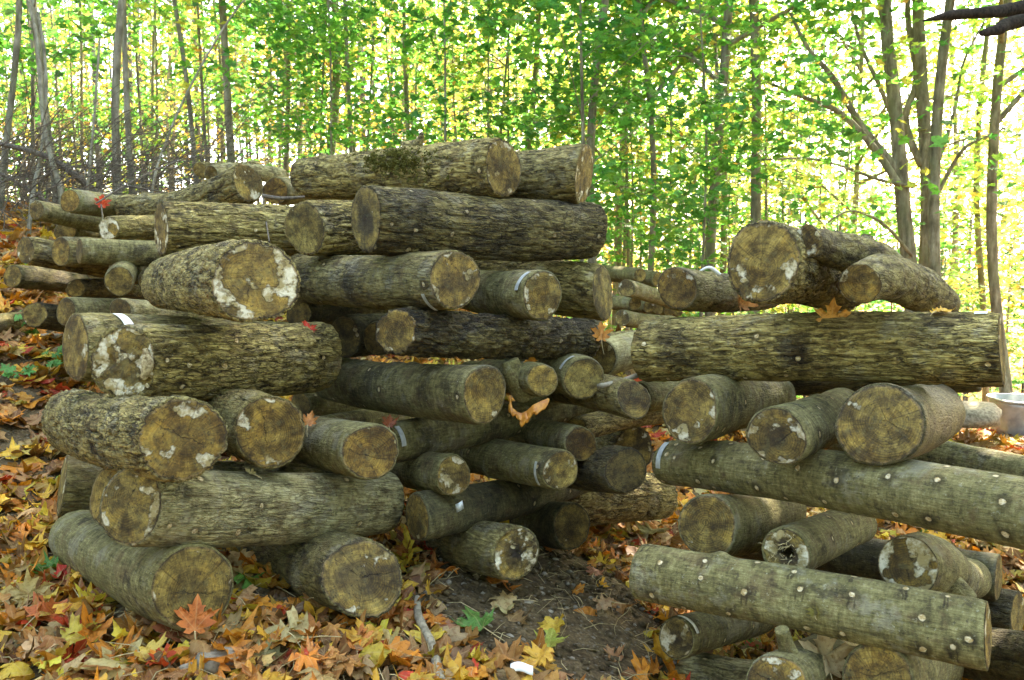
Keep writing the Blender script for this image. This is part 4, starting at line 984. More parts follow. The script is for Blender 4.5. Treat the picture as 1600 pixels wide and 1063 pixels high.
# ------------------------------------------------------------------ stones, sticks, small things
def stone(u, v, sx, sy, sz, label, seed, mat=None, p=None):
    p = p or gp(u, v); root = bpy.data.objects.new('stone', None)
    n = 22; th = np.linspace(0, 2 * np.pi, n, endpoint=False); ph = np.linspace(-1.4, 1.4, 12)
    TH, PH = np.meshgrid(th, ph); D_ = np.stack([np.cos(TH) * np.cos(PH), np.sin(TH) * np.cos(PH), np.sin(PH)], -1)
    r = .75 + .6 * fbm(D_ * 1.6 + seed * 5, 3); V = D_ * r[..., None]; V[..., 2] = np.clip(V[..., 2], -.5, .62 + .1 * fbm(D_ * 3, 2)); V = V * np.array([sx, sy, sz])
    i = np.arange(11)[:, None] * n + np.arange(n)[None]; j = np.arange(11)[:, None] * n + (np.arange(n)[None] + 1) % n
    k = np.arange(n); V = np.concatenate([V.reshape(-1, 3), [[0, 0, V[-1, :, 2].mean()]], [[0, 0, V[0, :, 2].mean()]]])
    t = np.concatenate([np.stack([11 * n + k, 11 * n + (k + 1) % n, np.full(n, 12 * n)], -1), np.stack([(k + 1) % n, k, np.full(n, 12 * n + 1)], -1)])
    o = link('stone', mesh_np('stone', V, [np.stack([i, j, j + n, i + n], -1).reshape(-1, 4), t], mat or M_STONE))
    o.location = p + Vector((0, 0, sz * .25)); o.rotation_euler = (0, .05, seed * 1.3); tag(o, label, 'stone'); return o
stone(845, 856, .042, .022, .012, 'flat grey stone between the splintered log end and the dark round-ended log', 1)
stone(915, 855, .035, .02, .012, 'pale flat stone right of the dark round-ended log', 2)
stone(930, 872, .016, .012, .010, 'small pale pebble beside the flat stone on the soil', 3)
stone(818, 945, .014, .034, .012, 'long pale stone standing out of the soil above the green leaf', 4)
stone(345, 1040, .055, .035, .03, 'rough dark grey stone at the bottom edge among the leaves', 5)
stone(82, 535, .07, .06, .05, 'rounded grey stone on the left bank beside the white-tagged log', 6)
stone(290, 1052, .02, .035, .016, 'small grey stone at the bottom edge left of the dark one', 7)
stone(1520, 652, .26, .2, .13, 'grey boulder on the sunlit leaves in front of the metal trough', 8, p=pt(1520, 655, 7.0))

def stick(name, pts, r0, r1, label, cat, mat=None, lump=.2, n=24):
    pp = smooth_path(pts, n); V, q, t = tube(pp, np.linspace(r0, r1, n), 10, lump=lump, seed=len(label))
    o = link(name, mesh_np(name, V, [q, t], mat or M_TWIG, attrs={'crack': np.ones(len(V))})); tag(o, label, cat); return o
a = gp(690, 1075); b = gp(652, 962)
stick('stick', [a + Vector((0, -.02, .02)), a.lerp(b, .35) + Vector((.0, 0, .035)), a.lerp(b, .7) + Vector((-.012, 0, .045)), b + Vector((0, 0, .05))], .013, .009, 'grey barked stick lying on the leaves at the bottom centre', 'stick', M_ROOT, .35)
stick('stick', [pt(935, 604, 2.55), pt(965, 597, 2.6), pt(1010, 583, 2.7), pt(1060, 575, 2.8)], .008, .008, 'thin dark stick poking out between the two cribs', 'stick', M_TRUNK)
stick('stick', [pt(410, 306, 3.1), pt(440, 310, 3.1), pt(476, 308, 3.12)], .008, .005, 'short pale twig lying across the top beside the wet orange brown end', 'stick')
stick('twig', [pt(411, 310, 3.0), pt(414, 335, 2.9), pt(421, 378, 2.75)], .0035, .0025, 'thin twig hanging down onto the big cream-patched log', 'twig')
stick('twig', [pt(150, 318, 3.85), pt(230, 272, 4.1), pt(330, 240, 4.5), pt(520, 222, 5.5)], .004, .002, 'long thin twig arching up to the right over the curved top log', 'twig')
stick('twig', [pt(158, 320, 3.7), pt(161, 345, 3.65), pt(163, 372, 3.6)], .003, .002, 'short stalk hanging from the red leaf at upper left', 'twig')
a, b = gp(925, 806), gp(990, 836)
stick('twig', [a + Vector((0, 0, .03)), a.lerp(b, .5) + Vector((0, 0, .035)), b + Vector((0, 0, .02))], .003, .002, 'dark twig lying over red leaves in the gap between the cribs', 'twig')
a, b = gp(1000, 930), gp(930, 870)
stick('twig', [a + Vector((0, 0, .03)), a.lerp(b, .5) + Vector((0, 0, .03)), b + Vector((0, 0, .02))], .0025, .0015, 'thin twig on the bare soil left of the right crib', 'twig')
# white scrap at the bottom edge
p = gp(815, 1068) + Vector((0, 0, .03)); V = []; n = 16
for i_ in range(n):
    for j_ in range(6):
        s, t = i_ / (n - 1), j_ / 5; V.append((p.x + (s - .5) * .055, p.y + (t - .5) * .035 + .004 * math.sin(s * 5), p.z + .014 * math.sin(math.pi * t) + .004 * math.sin(s * 4) + .004))
q = [(i_ * 6 + j_, i_ * 6 + 6 + j_, i_ * 6 + 7 + j_, i_ * 6 + 1 + j_) for i_ in range(n - 1) for j_ in range(5)]
o = link('plastic_scrap', mesh_np('plastic_scrap', V, [q], M_PAPER)); md = o.modifiers.new('t', 'SOLIDIFY'); md.thickness = .003
tag(o, 'curved white plastic scrap on the leaves at the bottom edge', 'scrap')
# silver tag dangling under the mouldy small log
p = pt(717, 785, DEPTH['M2'][0] - .01); th = np.linspace(-1, 1, 8)
V = [(p.x + .010 * s + (.004 if e else 0), p.y - .006 * math.cos(s * 1.5), p.z - e * .024 + s * .006) for e in (0, 1) for s in th]
o = link('hanging_tag', mesh_np('hanging_tag', V, [[(i_, i_ + 1, i_ + 9, i_ + 8) for i_ in range(7)]], M_TAG)); md = o.modifiers.new('t', 'SOLIDIFY'); md.thickness = .0008
tag(o, 'small silver foil tag hanging under the mouldy small log', 'tag')
# bluish white scrap behind the dark log of the right crib
p = pt(1108, 424, 2.75); A = Acc(); A.tube(smooth_path([p + Vector((-.03, 0, .0)), p + Vector((0, -.01, .012)), p + Vector((.035, 0, -.012))], 10), [.004, .012, .014, .010], 10) if False else A.tube(smooth_path([p + Vector((-.03, 0, .0)), p + Vector((0, -.01, .012)), p + Vector((.035, 0, -.012))], 10), np.linspace(.004, .008, 10), 10, lump=.6)
tag(link('plastic_scrap', A.mesh('plastic_scrap', M_PAPER)), 'crumpled white scrap on top of the dark log of the right crib', 'scrap')

# seedlings on the left bank
def seedling(u, v, h, n, label, seed):
    p = gp(u, v); g = random.Random(seed); root = empty('seedling', p); tag(root, label, 'seedling', 'seedlings on the left bank')
    A = Acc(); pos = []; nr = []
    for k in range(n):
        a = g.uniform(0, 6.28); e = Vector((math.cos(a) * h * .6, math.sin(a) * h * .6, h * g.uniform(.5, 1)))
        A.tube([(0, 0, 0), e * .6 + Vector((0, 0, .01)), e], [.0015, .0012, .0008], 5); pos.append(tuple(e)); nr.append((g.uniform(-.5, .5), -.6, .8))
    st = A.mesh('stem', M_MOSS); link('stem', st, root)
    me = leaf_cloud('foliage', np.array(pos), np.array(nr), np.full(n, .05), np.array([(.10, .32, .06)] * n) * R.uniform(.8, 1.2, (n, 1)), M_LEAF, 2, .3)
    link('foliage', me, root)
seedling(48, 515, .10, 5, 'small green seedling on the bank left of the torn orange-spotted log', 1)
seedling(66, 600, .10, 6, 'green seedling with the largest leaves, on the left bank below the rounded stone', 2)
seedling(88, 572, .08, 5, 'low green seedling beside the white-tagged log', 3)
seedling(18, 520, .09, 5, 'green seedling at the left edge near the thin lying log', 4)
seedling(62, 430, .14, 5, 'bright green seedling on the upper left bank behind the stack', 5)
seedling(22, 600, .08, 4, 'small pale seedling at the left edge of the lower bank', 6)

# galvanised trough at the right
def trough():
    p = pt(1572, 655, 7.6); w, dp, h, th_ = 1.5, .6, .34, .012
    p.z = float(ground(p.x, p.y)) + .0
    root = empty('metal_trough', p + Vector((.75, .1, 0)), Matrix.Rotation(-.15, 3, 'Z')); tag(root, 'grey galvanised metal trough standing on the leaves at the right edge', 'trough')
    def rr(w, d, rc, z, n=8):
        out = []
        for cx, cy, a0 in ((w / 2 - rc, d / 2 - rc, 0), (-w / 2 + rc, d / 2 - rc, 90), (-w / 2 + rc, -d / 2 + rc, 180), (w / 2 - rc, -d / 2 + rc, 270)):
            for k in range(n + 1): a = math.radians(a0 + 90 * k / n); out.append((cx + rc * math.cos(a), cy + rc * math.sin(a), z))
        return np.array(out)
    rings = [rr(w * .94, dp * .9, .2, .0), rr(w * .95, dp * .92, .2, .03)]
    for k in range(6): rings += [rr(w * (.955 + .005 * k) + (.012 if k % 2 else 0), dp * (.93 + .01 * k) + (.012 if k % 2 else 0), .2, .05 + k * .048)]
    rings += [rr(w, dp, .2, h), rr(w - 2 * th_, dp - 2 * th_, .19, h), rr(w * .94, dp * .88, .19, .02)]
    V = np.concatenate(rings); m = len(rings); k = 36; i = np.arange(m - 1)[:, None] * k + np.arange(k)[None]; j = np.arange(m - 1)[:, None] * k + (np.arange(k)[None] + 1) % k
    q = np.stack([i, j, j + k, i + k], -1).reshape(-1, 4)
    me = mesh_np('body', V, [q, np.array([np.arange(k)[::-1]]), np.array([np.arange(k) + (m - 1) * k])], M_STEEL); link('body', me, root)
    rp = rr(w + .01, dp + .01, .2, h); rp = np.concatenate([rp, rp[:2]]); A = Acc(); A.tube(rp, np.full(len(rp), .014), 8, cap=False); link('rim', A.mesh('rim', M_STEEL), root)
trough()

# ------------------------------------------------------------------ trees
GREENS = np.array([(.10, .33, .075), (.12, .36, .08), (.065, .26, .075), (.19, .42, .09)])
YG = np.array([(.28, .50, .12), (.40, .56, .15), (.22, .45, .10), (.54, .56, .15)])
GOLD = np.array([(.62, .50, .14), (.60, .42, .12), (.50, .52, .14), (.56, .34, .11), (.30, .44, .10)])
def make_tree(h, r0, z0, nb, bl, lps, lsize, pal, seed, spread=.16, forks=0, el=(15, 50), gold=0.0):
    g = random.Random(seed); gn = np.random.default_rng(seed); A = Acc(); B = Acc()
    n = 26; zz = np.linspace(-.35, h, n); ph = [g.uniform(0, 6.28) for _ in range(4)]
    wx = .02 * h * .5 * (np.sin(zz * .9 + ph[0]) - math.sin(ph[0])) + .012 * np.sin(zz * 2.3 + ph[1]); wy = .015 * h * .5 * (np.sin(zz * .8 + ph[2]) - math.sin(ph[2]))
    P = np.stack([wx, wy, zz], -1); rad = r0 * (1 - .8 * np.clip(zz / h, 0, 1)) * (1 + .35 * np.exp(-np.clip(zz, 0, 9) / .25))
    B.tube(P, rad * .25, 5)
    pos, nr = [], []
    for k in range(nb):
        t = z0 + (h - z0) * (k + g.random()) / nb; c = np.array([np.interp(t, zz, wx), np.interp(t, zz, wy), t]); az = g.uniform(0, 6.28); e = math.radians(g.uniform(*el))
        L = bl * g.uniform(.5, 1.15) * (1 - .45 * (t - z0) / (h - z0)); dr = np.array([math.cos(az) * math.cos(e), math.sin(az) * math.cos(e), math.sin(e)])
        rb = max(.004, np.interp(t, zz, rad) * .38); m = c + dr * L * .5 + np.array([0, 0, .04 * L]); en = c + dr * L + np.array([0, 0, -.10 * L])
        pth = smooth_path([c, m, en], 7); B.tube(pth, np.linspace(rb, .002, 7), 5, cap=False)
        subs = [(pth, L)]
        for s in range(max(1, int(L * 2.2))):
            q0 = pth[g.randint(2, 5)]; a2 = az + g.uniform(-1.2, 1.2); l2 = L * g.uniform(.25, .5); q1 = q0 + np.array([math.cos(a2), math.sin(a2), g.uniform(-.15, .35)]) * l2
            pp = smooth_path([q0, (q0 + q1) / 2 + np.array([0, 0, .03]), q1], 5); B.tube(pp, np.linspace(rb * .5, .0015, 5), 4, cap=False); subs.append((pp, l2))
        for pth_, l_ in subs:
            nl = int(lps * l_ * g.uniform(.6, 1.3)) + 2
            tt = gn.uniform(.3, 1.05, nl); ii = np.clip(tt * (len(pth_) - 1), 0, len(pth_) - 1.001); i0 = ii.astype(int); f = (ii - i0)[:, None]
            p = pth_[i0] * (1 - f) + pth_[i0 + 1] * f + gn.normal(0, 1, (nl, 3)) * np.array([spread, spread, spread * .45]); p[:, 2] -= .04
            pos.append(p); nr.append(np.stack([gn.normal(0, .5, nl), gn.normal(0, .5, nl), np.ones(nl)], -1))
    pos = np.concatenate(pos); nr = np.concatenate(nr); m = len(pos)
    C = pal[gn.integers(0, len(pal), m)] * gn.uniform(.75, 1.25, (m, 1))
    if gold: 
        k = gn.random(m) < gold; C[k] = GOLD[gn.integers(0, len(GOLD), k.sum())]
    crown = leaf_cloud('crown', pos, nr, gn.uniform(.7, 1.2, m) * lsize, C, M_GREEN, 0, .35)
    return (P, rad / r0), B.mesh('branches', M_TRUNK), crown

PROTO = {}
def proto(k):
    if k in PROTO: return PROTO[k]
    s = {'sapA': (9, .020, 1.5, 22, 1.1, 20, .085, GREENS, 11), 'sapB': (8, .017, 1.2, 20, 1.2, 20, .085, GREENS, 12), 'sapC': (10, .022, 1.9, 22, 1.2, 17, .085, YG, 13),
         'sapD': (9, .018, 1.5, 20, 1.2, 18, .09, YG, 14), 'gldA': (10, .022, 1.4, 24, 1.5, 17, .095, GOLD, 15), 'gldB': (11, .026, 1.8, 26, 1.5, 17, .095, GOLD, 16),
         'lowA': (5.5, .018, .55, 24, 1.9, 36, .095, GREENS, 17), 'lowB': (6, .02, .7, 24, 1.8, 32, .09, GREENS, 18), 'lowC': (5.5, .02, .6, 22, 1.9, 26, .085, YG, 19),
         'bigA': (12, .10, 3.0, 26, 3.0, 26, .10, GREENS, 20), 'bigB': (12, .10, 2.8, 26, 3.2, 24, .10, YG, 21), 'bigC': (12, .10, 3.2, 24, 3.0, 24, .10, YG, 22), 'bigD': (11, .10, 4.6, 30, 2.6, 50, .125, GREENS, 23)}[k]
    kw = dict(spread=.2) if k[:3] in ('low', 'big') else {}
    if k[:3] == 'sap': kw = dict(gold=.08)
    if k == 'lowC': kw['gold'] = .15
    PROTO[k] = make_tree(*s, **kw); return PROTO[k]
def place_tree(k, x, y, rz, sc, tr, lean, label, group=None):
    """sc scales the tree, tr the thickness of its trunk"""
    (P, rr), b, c = proto(k)
    root = empty('tree', Vector((x, y, float(ground(x, y))))); root.rotation_euler = (0, lean, 0)
    tag(root, label, 'tree', group)
    A = Acc(); rad_ = rr * BASE_R[k] * tr; A.tube(P, rad_, 14 if rad_[0] > .05 else 8, lump=.12, seed=int(x * 7) % 50)
    for nm, me in (('trunk', A.mesh('trunk', M_TRUNK)), ('branches', b), ('crown', c)):
        o = link(nm, me, root); o.rotation_euler = (0, 0, rz); o.scale = (sc, sc, sc)
    return root
BASE_R = {'sapA': .020, 'sapB': .017, 'sapC': .022, 'sapD': .018, 'gldA': .022, 'gldB': .026, 'lowA': .018, 'lowB': .02, 'lowC': .02, 'bigA': .10, 'bigB': .10, 'bigC': .10, 'bigD': .10}
NAMED = [  # u, depth, radius px, proto, lean, label
 (8, 7.6, 10, 'bigA', .01, 'dark trunked tree at the far left edge'), (101, 7.9, 11, 'sapA', -.01, 'pale smooth straight trunk left of the bright orange log end'),
 (190, 7.6, 13, 'bigB', .012, 'thick brown trunk at upper left, the front one of a pair'), (216, 8.1, 10, 'sapB', -.03, 'slimmer trunk right behind the thick brown one of the pair'),
 (316, 9.5, 8, 'sapC', -.01, 'pale trunk rising behind the broken stubs over the curved top log'), (368, 10, 11, 'sapD', -.012, 'grey trunk with a swollen base above the white-spotted log end'),
 (440, 11.5, 7, 'sapA', 0, 'pale trunk above the gap between the two upper stacks'), (556, 10, 6, 'sapC', .0, 'tall thin trunk above the left part of the mossy log'),
 (645, 11, 7, 'sapB', .01, 'thin grey trunk above the middle of the mossy log'), (780, 10.5, 4, 'sapD', .02, 'pale barked thin stem above the end of the mossy log'),
 (818, 11, 9, 'sapC', 0, 'trunk showing above the right end of the mossy log'), (1000, 9.3, 9, 'bigC', -.005, 'straight trunk in the gap between the two piles'),
 (978, 11, 5, 'sapB', .01, 'thin trunk just left of the straight one in the gap'), (960, 11.5, 5, 'sapA', 0, 'leftmost thin trunk in the gap between the piles'),
 (1342, 12, 9, 'bigB', -.02, 'sun-dappled trunk left of the many-stemmed tree'), (1548, 10.5, 9, 'sapC', .01, 'slim grey trunk between the many-stemmed tree and the right edge'),
 (1586, 8.2, 15, 'bigA', -.01, 'thick dark trunk at the right edge of the photo'), (1462, 13.5, 9, 'sapC', 0, 'trunk standing just right of the many-stemmed tree'),
 (1500, 16, 7, 'sapD', 0, 'narrow bluish trunk in the far wood right of the forked log'), (1312, 14, 6, 'sapA', .01, 'thin trunk behind the top of the big olive brown log end')]
for q, (u, d, r, k, ln, lb) in enumerate(NAMED):
    x = (u - CX) / F * d; Rr = (.5 if u < 330 else .6) * r * d / F; sc = {'b': 1.0, 's': 1.15}[k[0]]
    place_tree(k, x, d, q * 1.7, sc, Rr / (BASE_R[k] * sc), ln, lb)
LOW = [(1480, 14.5, 'lowB', 'green understorey tree low behind the forked log at the right'), (130, 13.5, 'lowA', 'green understorey tree behind the pale straight trunk at upper left'), (860, 14.0, 'lowA', 'green understorey tree deep in the wood behind the top right log'), (1280, 15.0, 'lowA', 'green understorey tree deep in the wood left of the many-stemmed tree'), (520, 9.4, 'lowA', 'green understorey tree just behind the left end of the mossy log'), (760, 9.6, 'lowA', 'green understorey tree behind the right part of the mossy log'), (1010, 13.0, 'lowB', 'green understorey tree seen low in the gap between the piles'), (1400, 12.5, 'lowC', 'light green understorey tree behind the forked log'), (1150, 12.0, 'lowB', 'green understorey tree farther behind the big olive brown log end'), (250, 12.5, 'lowB', 'green understorey tree behind the pair of trunks at upper left'), (450, 11.8, 'lowA', 'green understorey tree above the gap between the upper stacks'), (620, 12.0, 'lowB', 'green understorey tree farther behind the middle of the mossy log'), (985, 10.6, 'lowA', 'green understorey tree just behind the thin trunks in the gap'), (690, 8.6, 'lowA', 'leafy green understorey tree left of the mossy log end'), (905, 7.4, 'lowB', 'leafy green understorey tree behind the top right log'), (1090, 7.8, 'lowA', 'leafy green understorey tree behind the gap between the piles'),
       (560, 10.5, 'lowB', 'loose green understorey tree behind the mossy log'), (1190, 9.5, 'lowC', 'light green understorey tree behind the big olive brown log end'), (330, 10.5, 'lowC', 'yellow green understorey tree at upper left'),
       (1290, 11, 'lowB', 'green understorey tree left of the many-stemmed tree'), (60, 9.2, 'lowB', 'green understorey tree at the upper left corner'), (800, 10.8, 'lowC', 'yellow green understorey tree behind the middle of the pile'), (1640, 9.5, 'lowC', 'yellow green understorey tree at the right edge')]
for q, (u, d, k, lb) in enumerate(LOW):
    place_tree(k, (u - CX) / F * d, d, q * 2.3, 1.0 if u not in (60, 330) else 1.15, 1, 0, lb)
CANOPY = [(2.4, 8.4, 'bigD', 1.0), (4.0, 7.6, 'bigD', .95), (1.0, 8.9, 'bigD', .9), (2.2, 9.0, 'bigA', 1.0), (1.6, 12.6, 'bigB', 1.1), (-2.6, 11.5, 'bigA', 1.0), (3.3, 13.2, 'bigC', 1.1), (-6.4, 9.5, 'bigC', 1.0)]
for q, (x, y, k, sc) in enumerate(CANOPY):
    place_tree(k, x, y, q * 1.1 + .4, sc, .62, 0, 'tall canopy tree with its leafy crown spread high above the log piles', 'canopy trees shading the log piles')
g = random.Random(31); placed = [((u - CX) / F * d, d) for u, d, *_ in NAMED]; cnt = 0
while cnt < 150:
    d = 9.5 + 17 * g.random() ** .8; u = g.uniform(-260, 1860); x = (u - CX) / F * d
    if any((x - a) ** 2 + (d - b) ** 2 < .16 for a, b in placed): continue
    if u > 1250 and g.random() < .6: continue
    if 5.4 < x < 11.5 and 8.5 < d < 19 and g.random() < .93: continue
    if 40 < u < 470 and d < 12 and g.random() < .6: continue
    placed.append((x, d)); cnt += 1
    far = d > 15.5
    k = g.choice(['gldA', 'gldB', 'sapA', 'sapD', 'sapC'] if far else ['sapA', 'sapB', 'sapC', 'sapD', 'sapA', 'sapB'])
    gold = k[0] == 'g'
    place_tree(k, x, d, g.uniform(0, 6.28), g.uniform(.85, 1.15), g.uniform(.8, 1.6), g.gauss(0, .02),
               'thin tree with golden leaves in the far part of the wood' if gold else 'slender young tree in the dense wood behind the log piles', 'golden trees in the far wood' if gold else 'slender young trees of the dense wood')

# the many-stemmed tree at the right
def many_stemmed():
    d = 8.0; base = pt(1424, 470, d); base.z = float(ground(base.x, base.y)) - .1; root = empty('tree', base); tag(root, 'many-stemmed grey tree with limbs fanning to the left behind the right crib', 'tree')
    def w(u, v, dd=0): return pt(u, v, d + dd) - base
    A = Acc()
    def st(P, r, nt=16): A.tube(smooth_path([w(*p) if not isinstance(p, Vector) else p for p in P], 26), np.interp(np.linspace(0, 1, 26), np.linspace(0, 1, len(r)), [.74 * q * d / F for q in r]), nt, lump=.14, seed=int(r[0]))
    st([w(1424, 660), (1426, 480), (1412, 330), (1400, 180), (1384, 30), (1378, -160), (1370, -400)], [19, 16, 15, 14, 13, 10, 5])
    st([w(1440, 660, .15), (1446, 470, .15), (1450, 300, .15), (1440, 130, .15), (1434, -30, .2), (1440, -300, .2)], [19, 17, 15, 13, 12, 7])
    st([(1412, 330), (1402, 270), (1345, 195), (1300, 120), (1262, 75), (1235, 20)], [10, 9, 7, 6, 4, 3], 10)
    st([(1405, 290, -.1), (1360, 225, -.1), (1310, 175, -.2), (1250, 150, -.3), (1190, 125, -.4)], [8, 7, 6, 4, 2], 10)
    st([(1402, 200, .1), (1372, 130, .2), (1345, 70, .3), (1330, 10, .3)], [6, 5, 4, 3], 8)
    st([(1425, 292, -.1), (1370, 280, -.2), (1310, 258, -.3), (1260, 248, -.4), (1190, 250, -.5)], [4, 3.5, 3, 2.5, 1.5], 8)
    st([(1450, 300, .1), (1490, 180, .2), (1505, 100, .2), (1540, 30, .3)], [5, 4, 3, 2], 8)
    st([(1452, 330, .1), (1500, 240, .0), (1540, 215, -.1), (1570, 200, -.2)], [5, 4, 3, 2], 8)
    st([(1425, 400, -.1), (1380, 350, -.3), (1330, 330, -.4), (1290, 350, -.5)], [3.5, 3, 2, 1.5], 8)
    st([(1440, 260, .15), (1415, 190, .2), (1432, 120, .2), (1418, 20, .2), (1425, -100, .2)], [8, 8, 7, 6, 4], 10)
    link('trunk', A.mesh('trunk', M_TRUNK), root)
    gn = np.random.default_rng(44); pos = []
    cl = [(1235, 20), (1190, 125), (1300, 120), (1250, 60), (1330, 10), (1190, 250), (1260, 248), (1290, 350), (1540, 30), (1570, 200), (1500, 240), (1380, 60), (1480, 120), (1150, 60), (1310, 190), (1220, 180), (1540, 120), (1450, -60), (1350, -80), (1250, -60), (1120, 180), (1560, -50), (1400, -200), (1300, -250), (1500, -220), (1200, -200), (1340, 270), (1530, 290)]
    for u, v in cl:
        c = np.array(w(u, v, gn.uniform(-.9, .5))); m = 62
        pos.append(c + gn.normal(0, 1, (m, 3)) * np.array([.42, .42, .20]))
    pos = np.concatenate(pos); m = len(pos); nr = np.stack([gn.normal(0, .5, m), gn.normal(0, .5, m), np.ones(m)], -1)
    C = np.concatenate([YG, GREENS])[gn.integers(0, 8, m)] * gn.uniform(.8, 1.3, (m, 1)); k = gn.random(m) < .1; C[k] = GOLD[gn.integers(0, 5, k.sum())]
    link('crown', leaf_cloud('crown', pos, nr, gn.uniform(.06, .10, m), C, M_GREEN, 0, .35), root)
many_stemmed()

# old tree just outside the right edge whose dead limbs reach into the picture
def dead_limbs():
    x, y = 3.05, 3.7; base = Vector((x, y, float(ground(x, y)) - .1)); root = empty('tree', base); tag(root, 'dark tree just beyond the right edge, its two broken dead limbs at the upper right', 'tree')
    A = Acc(); A.tube(smooth_path([Vector((0, 0, 0)), Vector((.02, .02, 1)), Vector((0, 0, 2)), Vector((.05, 0, 3.4)), Vector((0, 0, 7))], 30), np.linspace(.15, .07, 30), 16, lump=.15); link('trunk', A.mesh('trunk', M_TRUNK), root)
    dm = simple('dead_limb_bark', (.012, .009, .007), (.05, .036, .025), 60, .95, .004, .15)
    for P, r in (([pt(1442, 33, 3.2), pt(1485, 24, 3.25), pt(1540, 20, 3.3), pt(1620, 8, 3.45), base + Vector((0, 0, 2.72))], [.002, .017, .022, .03, .045]), ([pt(1534, 52, 3.2), pt(1560, 46, 3.25), pt(1610, 30, 3.35), base + Vector((0, 0, 2.64))], [.012, .022, .028, .04])):
        B = Acc(); pp = smooth_path([p - base for p in P], 40); B.tube(pp, np.interp(np.linspace(0, 1, 40), np.linspace(0, 1, len(r)), r), 14, lump=.22, seed=3); link('dead_limb', B.mesh('dead_limb', dm), root)
    gn = np.random.default_rng(4); m = 3200; pos = np.stack([gn.normal(.3, 1.0, m), gn.normal(.4, 1.0, m), gn.normal(5.2, .9, m)], -1)
    link('crown', leaf_cloud('crown', pos, np.stack([gn.normal(0, .5, m), gn.normal(0, .5, m), np.ones(m)], -1), gn.uniform(.08, .13, m), GREENS[gn.integers(0, 4, m)], M_GREEN, 0, .35), root)
dead_limbs()

# tangle of dead brush at the left, and leaning bare saplings
def brush():
    A = Acc(); g = random.Random(8)
    for k in range(900):
        u, v = g.uniform(-120, 320), g.gauss(295, 34); d = g.uniform(6.2, 9.5); p = pt(u, v, d); z = float(ground(p.x, p.y))
        if p.z < z: p.z = z + g.uniform(0, .3)
        a = g.uniform(-1.0, 1.2) if g.random() < .6 else g.uniform(0, 6.28); L = g.uniform(.3, 1.5); e = p + Vector((L * math.cos(a), g.uniform(-.4, .4), L * math.sin(a) * .8 + .1))
        m = (p + e) / 2 + Vector((g.uniform(-.12, .12), g.uniform(-.1, .1), g.uniform(-.05, .18))); r = g.choice([.002, .003, .003, .006])
        A.tube(smooth_path([p, m, e], 6), np.linspace(r, r * .4, 6), 4, cap=False)
    tag(link('brush', A.mesh('brush', M_TWIG)), kind='stuff')
brush()
for q, (P, r, lb) in enumerate([([(-30, 218), (60, 240), (110, 268), (170, 320)], 14, 'thick dark fallen branch sloping down through the brush at the left'),
        ([(-20, 260), (50, 300), (110, 345)], 8, 'thinner dark fallen branch low in the brush at the left'),
        ([(44, 372), (52, 300), (66, 230), (72, 120), (60, 20)], 5, 'pale leaning sapling left of the pale straight trunk'),
        ([(95, 300), (78, 240), (66, 170), (58, 60), (38, -20)], 6, 'bent pale sapling curving up to the left'),
        ([(238, 300), (262, 215), (300, 130), (352, 40), (390, -10)], 2.8, 'thin leaning sapling slanting up to the right above the curved log'),
        ([(135, 320), (146, 200), (156, 60)], 3.5, 'thin dark upright sapling between the pale trunk and the thick brown one')]):
    d = 6.6; pts = [pt(u, v, d + .1 * i_) for i_, (u, v) in enumerate(P)]
    if q > 1: p0 = pts[0].copy(); p0.z = float(ground(p0.x, p0.y)) - .05; pts = [p0] + pts
    stick('fallen_branch' if q < 2 else 'sapling', pts, r * .25 * d / F if q < 2 else r * .5 * d / F * 1.6, r * .5 * d / F, lb, 'branch' if q < 2 else 'sapling', M_TWIG if q < 2 else M_TRUNK)

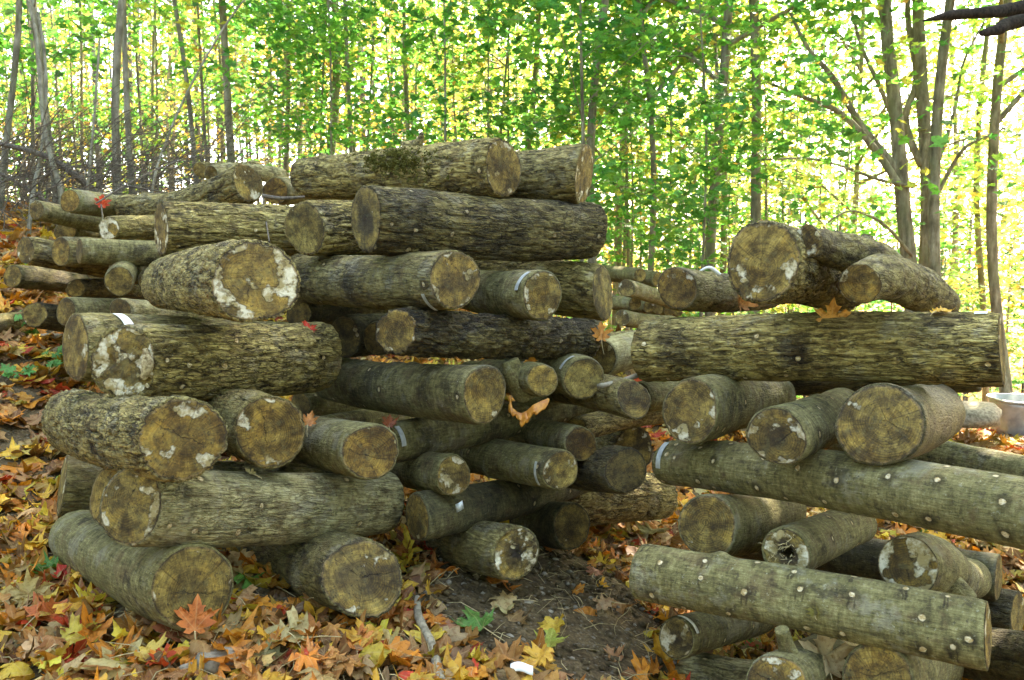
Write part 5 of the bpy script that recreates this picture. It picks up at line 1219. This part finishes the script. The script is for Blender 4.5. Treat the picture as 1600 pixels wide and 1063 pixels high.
# far wood: one mass of foliage and stems beyond the trees one can tell apart
def far_wood():
    gn = np.random.default_rng(3); nC = 820; pos = []; cols = []
    for k in range(nC):
        a = gn.uniform(-1.0, 1.0); d = gn.uniform(27, 46); x = d * math.sin(a) * 1.1; y = d * math.cos(a); z = gn.uniform(-3, 13) if x > 0 else gn.uniform(-1, 13)
        m = int(gn.uniform(60, 150)); pos.append(np.array([x, y, z]) + gn.normal(0, 1, (m, 3)) * np.array([1.1, 1.1, .7]))
        pal = GOLD if gn.random() < (.42 if a < .25 else .2) else (YG if gn.random() < .5 else GREENS); cols.append(pal[gn.integers(0, len(pal), m)] * gn.uniform(.6, 1.1, (m, 1)))
    pos = np.concatenate(pos); cols = np.concatenate(cols); m = len(pos)
    me = leaf_cloud('far_wood', pos, np.stack([gn.normal(0, .6, m), gn.normal(0, .6, m), np.ones(m)], -1), gn.uniform(.2, .34, m), cols, M_GREEN, 0, .3)
    tag(link('far_wood', me), kind='stuff')
    A = Acc(); g = random.Random(4)
    for k in range(300):
        a = g.uniform(-1, 1); d = g.uniform(20, 44); x, y = d * math.sin(a) * 1.1, d * math.cos(a); z = float(ground(x, y)) - .3; r = g.uniform(.025, .065)
        A.tube([(x, y, z), (x + g.uniform(-.2, .2), y, z + 6), (x + g.uniform(-.5, .5), y, z + 16)], [r, r * .8, r * .4], 6, cap=False)
    tag(link('far_wood_trunks', A.mesh('far_wood_trunks', M_FARTRUNK)), kind='stuff')
far_wood()

# the wood goes on behind and beside the camera and shades the clearing from the low sky
def surrounding_wood():
    gn = np.random.default_rng(12); pos = []; cols = []
    for k in range(800):
        a = gn.uniform(.95, 2 * math.pi - .95); d = gn.uniform(6.5, 15); x = d * math.sin(a); y = 1.5 + d * math.cos(a); z = gn.uniform(.3, 8.0)
        m = int(gn.uniform(40, 70)); pos.append(np.array([x, y, z]) + gn.normal(0, 1, (m, 3)) * np.array([.7, .7, .45]))
        pal = GOLD if gn.random() < .4 else GREENS; cols.append(pal[gn.integers(0, len(pal), m)] * gn.uniform(.3, .5, (m, 1)))
    pos = np.concatenate(pos); cols = np.concatenate(cols); m = len(pos)
    me = leaf_cloud('surrounding_wood', pos, np.stack([gn.normal(0, .7, m), gn.normal(0, .7, m), np.ones(m)], -1), gn.uniform(.14, .24, m), cols, M_GREEN, 0, .3)
    tag(link('surrounding_wood', me), kind='stuff')
    A = Acc(); g = random.Random(6)
    for k in range(70):
        a = g.uniform(.95, 2 * math.pi - .95); d = g.uniform(6, 16); x, y = d * math.sin(a), 1.5 + d * math.cos(a); z = float(ground(x, y)) - .3; r = g.uniform(.03, .12)
        A.tube([(x, y, z), (x + g.uniform(-.2, .2), y, z + 4), (x + g.uniform(-.5, .5), y, z + 9)], [r, r * .8, r * .4], 8, cap=False)
    tag(link('surrounding_wood_trunks', A.mesh('surrounding_wood_trunks', M_TRUNK)), kind='stuff')
surrounding_wood()
